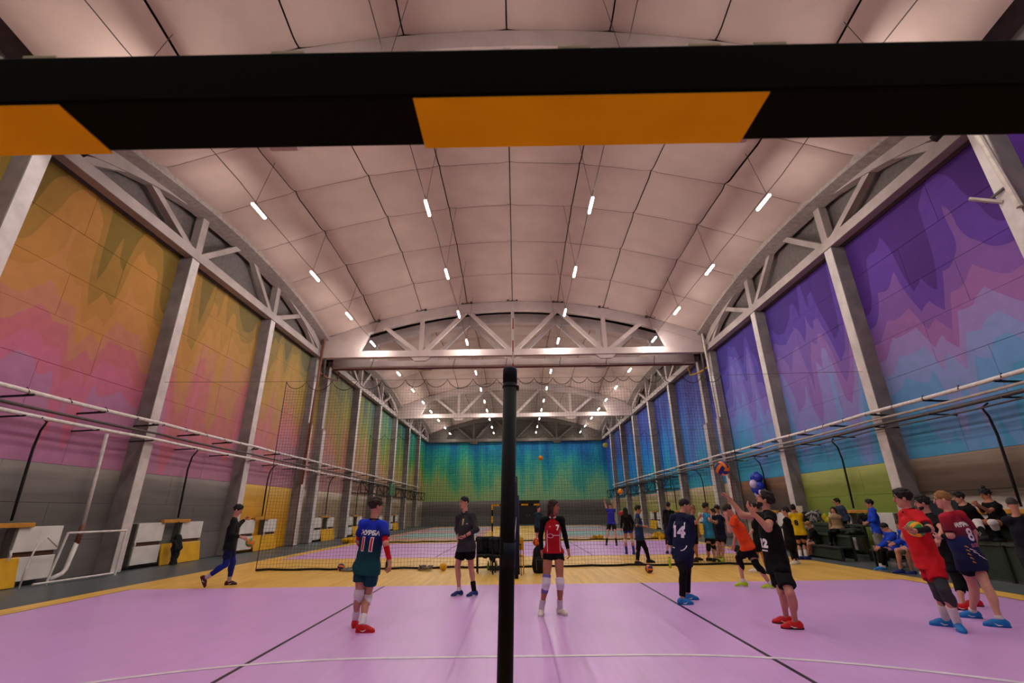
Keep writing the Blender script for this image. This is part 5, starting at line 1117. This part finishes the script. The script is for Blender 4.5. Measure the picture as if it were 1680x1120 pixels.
# backpack with a ball on it
t = thing('backpack', 'black backpack standing beside the woman in red, a ball on top', 'bag', (q.x + .02, 14.1, 0)); bx = q.x + .1
f = Field(.05); f.cone((bx, 14.1, .22), (bx + .0, 14.1, .52), .2, .17, None, None, ((0, 1, 0), .75)); f.ell((bx, 13.95, .25), np.eye(3), (.15, .1, .17)); f.cut((bx, 14.1, .01), (0, 0, -1)); f.cone((bx, 14.1, .1), (bx, 14.1, .2), .19, .2, None, None, ((0, 1, 0), .75))
field_obj('sack', f, .016, fab('#121216'), t); MB().tube([(bx - .06, 14.1, .68), (bx, 14.1, .76), (bx + .06, 14.1, .68)], .014, 6).build('grab_loop', black, t); MB().tube([(bx - .09, 13.86, .1), (bx - .1, 13.86, .35), (bx + .1, 13.86, .35), (bx + .09, 13.86, .1)], .008, 5).build('zip', mat('steel', '#888888', .3, metal=1), t)
volleyball((bx - .07, 14.1, .79), .105, 'red and orange ball resting on the black backpack', (ball_r, ball_o, ball_o), (.2, .1, .9))
# chairs with coats, yellow chair, table with a blue pack
def chair(x, y, rz, label, fm, sm):
    t = thing('chair', label, 'chair', (x, y, 0)); M_ = Matrix.Translation((x, y, 0)) @ Matrix.Rotation(rz, 4, 'Z')
    tr = lambda p: M_ @ Vector(p)
    for sx in (-.2, .2):
        MB().bar(tr((sx, -.2, 0)), tr((sx, -.19, .45)), .03, .03).build('leg', fm, t); MB().bar(tr((sx, .22, 0)), tr((sx, .19, .45)), .03, .03).build('leg', fm, t)
        MB().bar(tr((sx, .2, .44)), tr((sx, .26, .88)), .03, .03).build('back_post', fm, t)
    MB().box((-.22, -.22, .43), (.22, .22, .47), M_).build('seat', sm, t, bevel=.012); MB().box((-.21, .22, .6), (.21, .25, .88), M_).build('backrest', sm, t, bevel=.012)
    return t
ca = on_y(795, 905, 14.3); cb = on_y(822, 905, 14.0)
chair(ca.x, 14.3, .15, 'dark chair under draped black coats, left of the near post', black, fab('#17181c')); chair(cb.x, 14.0, -.1, 'dark chair hidden behind the near post, coat on its back', black, fab('#17181c'))
def coat(x, y, label, seed):
    f = Field(.05); rg = random.Random(seed)
    f.cone((x - .22, y + .27, .86), (x + .22, y + .27, .86), .07, .07); f.cone((x - .2, y + .3, .85), (x - .16, y + .33, .45), .06, .09); f.cone((x + .2, y + .3, .85), (x + .2, y + .33, .35), .07, .09); f.cone((x, y + .34, .82), (x, y + .36, .45), .08, .12)
    f.cone((x - .16, y + .17, .84), (x - .12, y + .14, .56), .05, .07); f.cone((x + .16, y + .16, .84), (x + .2, y + .12, .56), .05, .08); f.cone((x + .24, y + .0, .7), (x + .27, y - .05, .3), .05, .045)
    o = field_obj('coat', f, .016, fab('#14151c'), None, Vector((x, y + .3, .35)))
    MB().tube([(x + .26, y - .05, .3), (x + .265, y - .055, .27)], .05, 8).build('cuff', fab('#0d0d10'), o)
    return tag(o, label, 'coat')
coat(ca.x, 14.3, 'black coat hung over the left dark chair, a sleeve dangling', 1); coat(cb.x, 14.0, 'black jacket hung over the chair behind the near post', 2)
xt = on_y(848, 920, 13.9).x
chair(xt - .02, 14.1, PI, 'yellow plastic chair beside the near post', mat('yellow_plastic', '#d29a12', .4), mat('yellow_plastic', '#d29a12', .4))
t = thing('side_table', 'small black-legged table over the yellow chair', 'table', (xt, 13.85, 0))
MB().box((xt - .3, 13.55, .74), (xt + .13, 13.8, .77)).build('table_top', black, t)
for x in (xt - .28, xt + .11):
    for y in (13.57, 13.78): MB().bar((x, y, 0), (x, y, .74), .022, .022).build('leg', black, t)
t = thing('blue_pack', 'blue bottle with white marks standing on the small black table', 'bottle', (xt - .03, 13.67, .77))
MB().tube([(xt - .03, 13.67, .77), (xt - .03, 13.67, 1.02), (xt - .03, 13.67, 1.06)], [.045, .045, .02], 12).build('body', mat('blue_bottle', '#20358f', .3), t, True); MB().tube([(xt - .03, 13.67, 1.06), (xt - .03, 13.67, 1.09)], .02, 8).build('cap', sole_w, t)
for z in (.9, .96): MB().tube([(xt - .03, 13.67, z), (xt - .03, 13.67, z + .025)], .0465, 12, False).build('printed_band', pr_w, t)
def bottle(p, col, label, h=.24):
    t = thing('bottle', label, 'bottle', p, 'drinks bottles on the floor'); x, y, z = p
    MB().tube([(x, y, z), (x, y, z + h * .7), (x, y, z + h * .85), (x, y, z + h * .92)], [.035, .036, .02, .014], 12).build('body', mat('bottle_' + col[1:], col, .25), t, True); MB().tube([(x, y, z + h * .9), (x, y, z + h)], .017, 8).build('cap', black, t)
q = on_z(802, 933); bottle((q.x, 14.9, 0), '#7aa03a', 'green bottle on the floor under the draped coats'); q = on_z(1098, 931); bottle((q.x, 14.8, 0), '#9ac42a', 'lime green bottle before the net, left of the player in navy', .3); q = on_z(815, 933); bottle((q.x, 14.95, 0), '#8a8f5a', 'olive bottle right of the green one under the chair')
q = on_z(642, 932); bottle((q.x, 15.1, 0), '#2a2422', 'dark bottle by the hand of the player in blue', .3)
q = on_z(576, 936); heap('towel', 'grey towel lying at the net foot, left of the player in blue', 'towel', (q.x, 15.05, .05), .22, '#6d6c6e', (1, .6, .28), 4)
q = on_z(700, 934); heap('pouch', 'grey-brown pouch lying at the net foot', 'bag', (q.x, 15.05, .08), .24, '#6a5c58', (1, .6, .42), 5)
q = on_z(820, 934); heap('cable_heap', 'tangled dark cable on the floor under the chairs', 'cable', (q.x - .1, 14.75, .05), .25, '#2a2428', (1, .5, .3), 6)
for px, y, r, lab in ((570, 28.9, .42, 'yellow ball bag on the floor at the left end of the far net'), (852, 29.1, .3, 'yellow ball bag beside the near post, far off'), (981, 29.0, .36, 'yellow ball bag right of the woman in red, far off'), (1086, 28.6, .46, 'yellow ball bag under the wall columns on the right')):
    q = on_z(px, 889); k = y / q.y; heap('ball_bag', lab, 'bag', (EYE.x + (q.x - EYE.x) * k, y + .35, r * .38), r, '#c79a14', (1, .8, .75), int(px), 'yellow ball bags')
f = Field(.04); f.cone((-12.1, 17.75, .12), (-12.12, 17.8, .5), .1, .14); f.cone((-12.12, 17.8, .55), (-12.2, 17.86, .88), .17, .12); f.cone((-12.1, 17.66, .5), (-12.1, 17.6, .75), .09, .06); f.cone((-12.08, 17.72, .02), (-12.1, 17.75, .2), .12, .09); f.wr = (.012, 5); f.cut((-12.1, 17.7, .005), (0, 0, -1))
bb = tag(field_obj('black_bag', f, .018, fab('#121215'), None, Vector((-12.1, 17.75, .005))), 'black bag slumped against the yellow board, second bay of the left wall', 'bag')
MB().tube([(-12.2, 17.8, .92), (-12.25, 17.86, 1.1), (-12.33, 17.9, 1.42)], .015, 6).build('strap', black, bb)
# balloons on the right wall
t = thing('balloon_cluster', 'cluster of blue and white balloons on the right wall', 'balloons', (12.3, 24.3, 2.75))
for dy, dz, bl in ((0, .0, 0), (.28, .05, 1), (.2, .3, 1), (-.1, .38, 1), (-.3, .28, 1), (-.32, -.1, 1), (.05, -.3, 1), (.3, -.25, 1), (.42, .22, 0), (.45, -.1, 0), (.25, -.45, 0), (-.2, -.42, 0)):
    x = 12.25 if (dy or dz) else 12.08
    if not bl: x += .1 if (dy or dz) else 0
    MB().ball((x, 24.3 + dy, 2.75 + dz), .19, 14, 10, (1, 1, 1.1)).build('balloon', mat('balloon_blue', '#1c2f9e', .25) if bl else mat('balloon_white', '#c9b6dc', .25), t, True)
MB().bar((12.3, 24.3, 2.75), (12.72, 24.3, 2.75), .03, .03).build('hook', black, t)
# boards leaning at the wall, coats and bags on the bench
tag(MB().box((-.02, -.42, 0), (.02, .42, 1.68), Matrix.Translation((12.05, 21.2, 0)) @ Matrix.Rotation(R(6), 4, 'Y')).build('leaning_board', mat('beige_board', '#a8987c', .7), bevel=.008), 'beige board leaning by the third column of the right wall', 'board')
tag(MB().box((-.03, -.7, 0), (.03, .7, 1.75), Matrix.Translation((12.35, 14.3, 0)) @ Matrix.Rotation(R(5), 4, 'Y')).build('dark_mat', mat('dark_mat', '#1b2028', .8), bevel=.02), 'dark mat standing against the wall behind the man in blue track jacket', 'mat')
heap('bag', 'white and black sports bags piled on the far bench', 'bag', (11.4, 18.6, 1.27), .42, 'patch', (.55, .9, .8), 11); heap('bag', 'black sports bag at the left end of the far bench', 'bag', (11.25, 19.25, 1.26), .4, '#19191c', (.6, .8, .85), 12)
heap('jacket', 'yellow and blue jacket on the bag pile', 'jacket', (11.5, 18.0, 1.22), .3, '#a8a020', (.6, .9, .8), 13); heap('bag', 'black bag right of the seated spectators on the far bench', 'bag', (11.5, 16.25, 1.22), .36, '#16171a', (.6, .7, .8), 14)
heap('bag', 'grey bag on the middle step of the far bench', 'bag', (10.95, 18.5, .87), .28, '#77736f', (.6, 1, .7), 15); heap('coat_heap', 'dark coat lying on the middle step of the far bench', 'coat', (10.95, 16.3, .86), .34, '#2a3026', (.6, 1.2, .55), 16)
heap('bag', 'white and dark shoe bag on the near bench step under the white knee pads', 'bag', (11.05, 11.95, .92), .32, 'patch', (.6, .9, .6), 17); heap('bag', 'blue and black bag on the near bench step', 'bag', (11.0, 12.5, .9), .3, '#1d2640', (.6, .9, .6), 18)
heap('bag', 'pale bag on the floor under the low bench', 'bag', (10.5, 13.9, .12), .24, '#9a948e', (.8, .9, .7), 19)
heap('bag', 'dark bag on the floor beside the player looking down', 'bag', (8.3, 18.2, .2), .34, '#25272a', (1, .8, .8), 20)
t = thing('red_ball', 'small red ball behind the long-haired woman', 'ball', on_y(1019, 842, 21.5)); q = on_y(1019, 842, 21.5); MB().ball(q, .11, 12, 8).build('shell', ball_r, t, True)
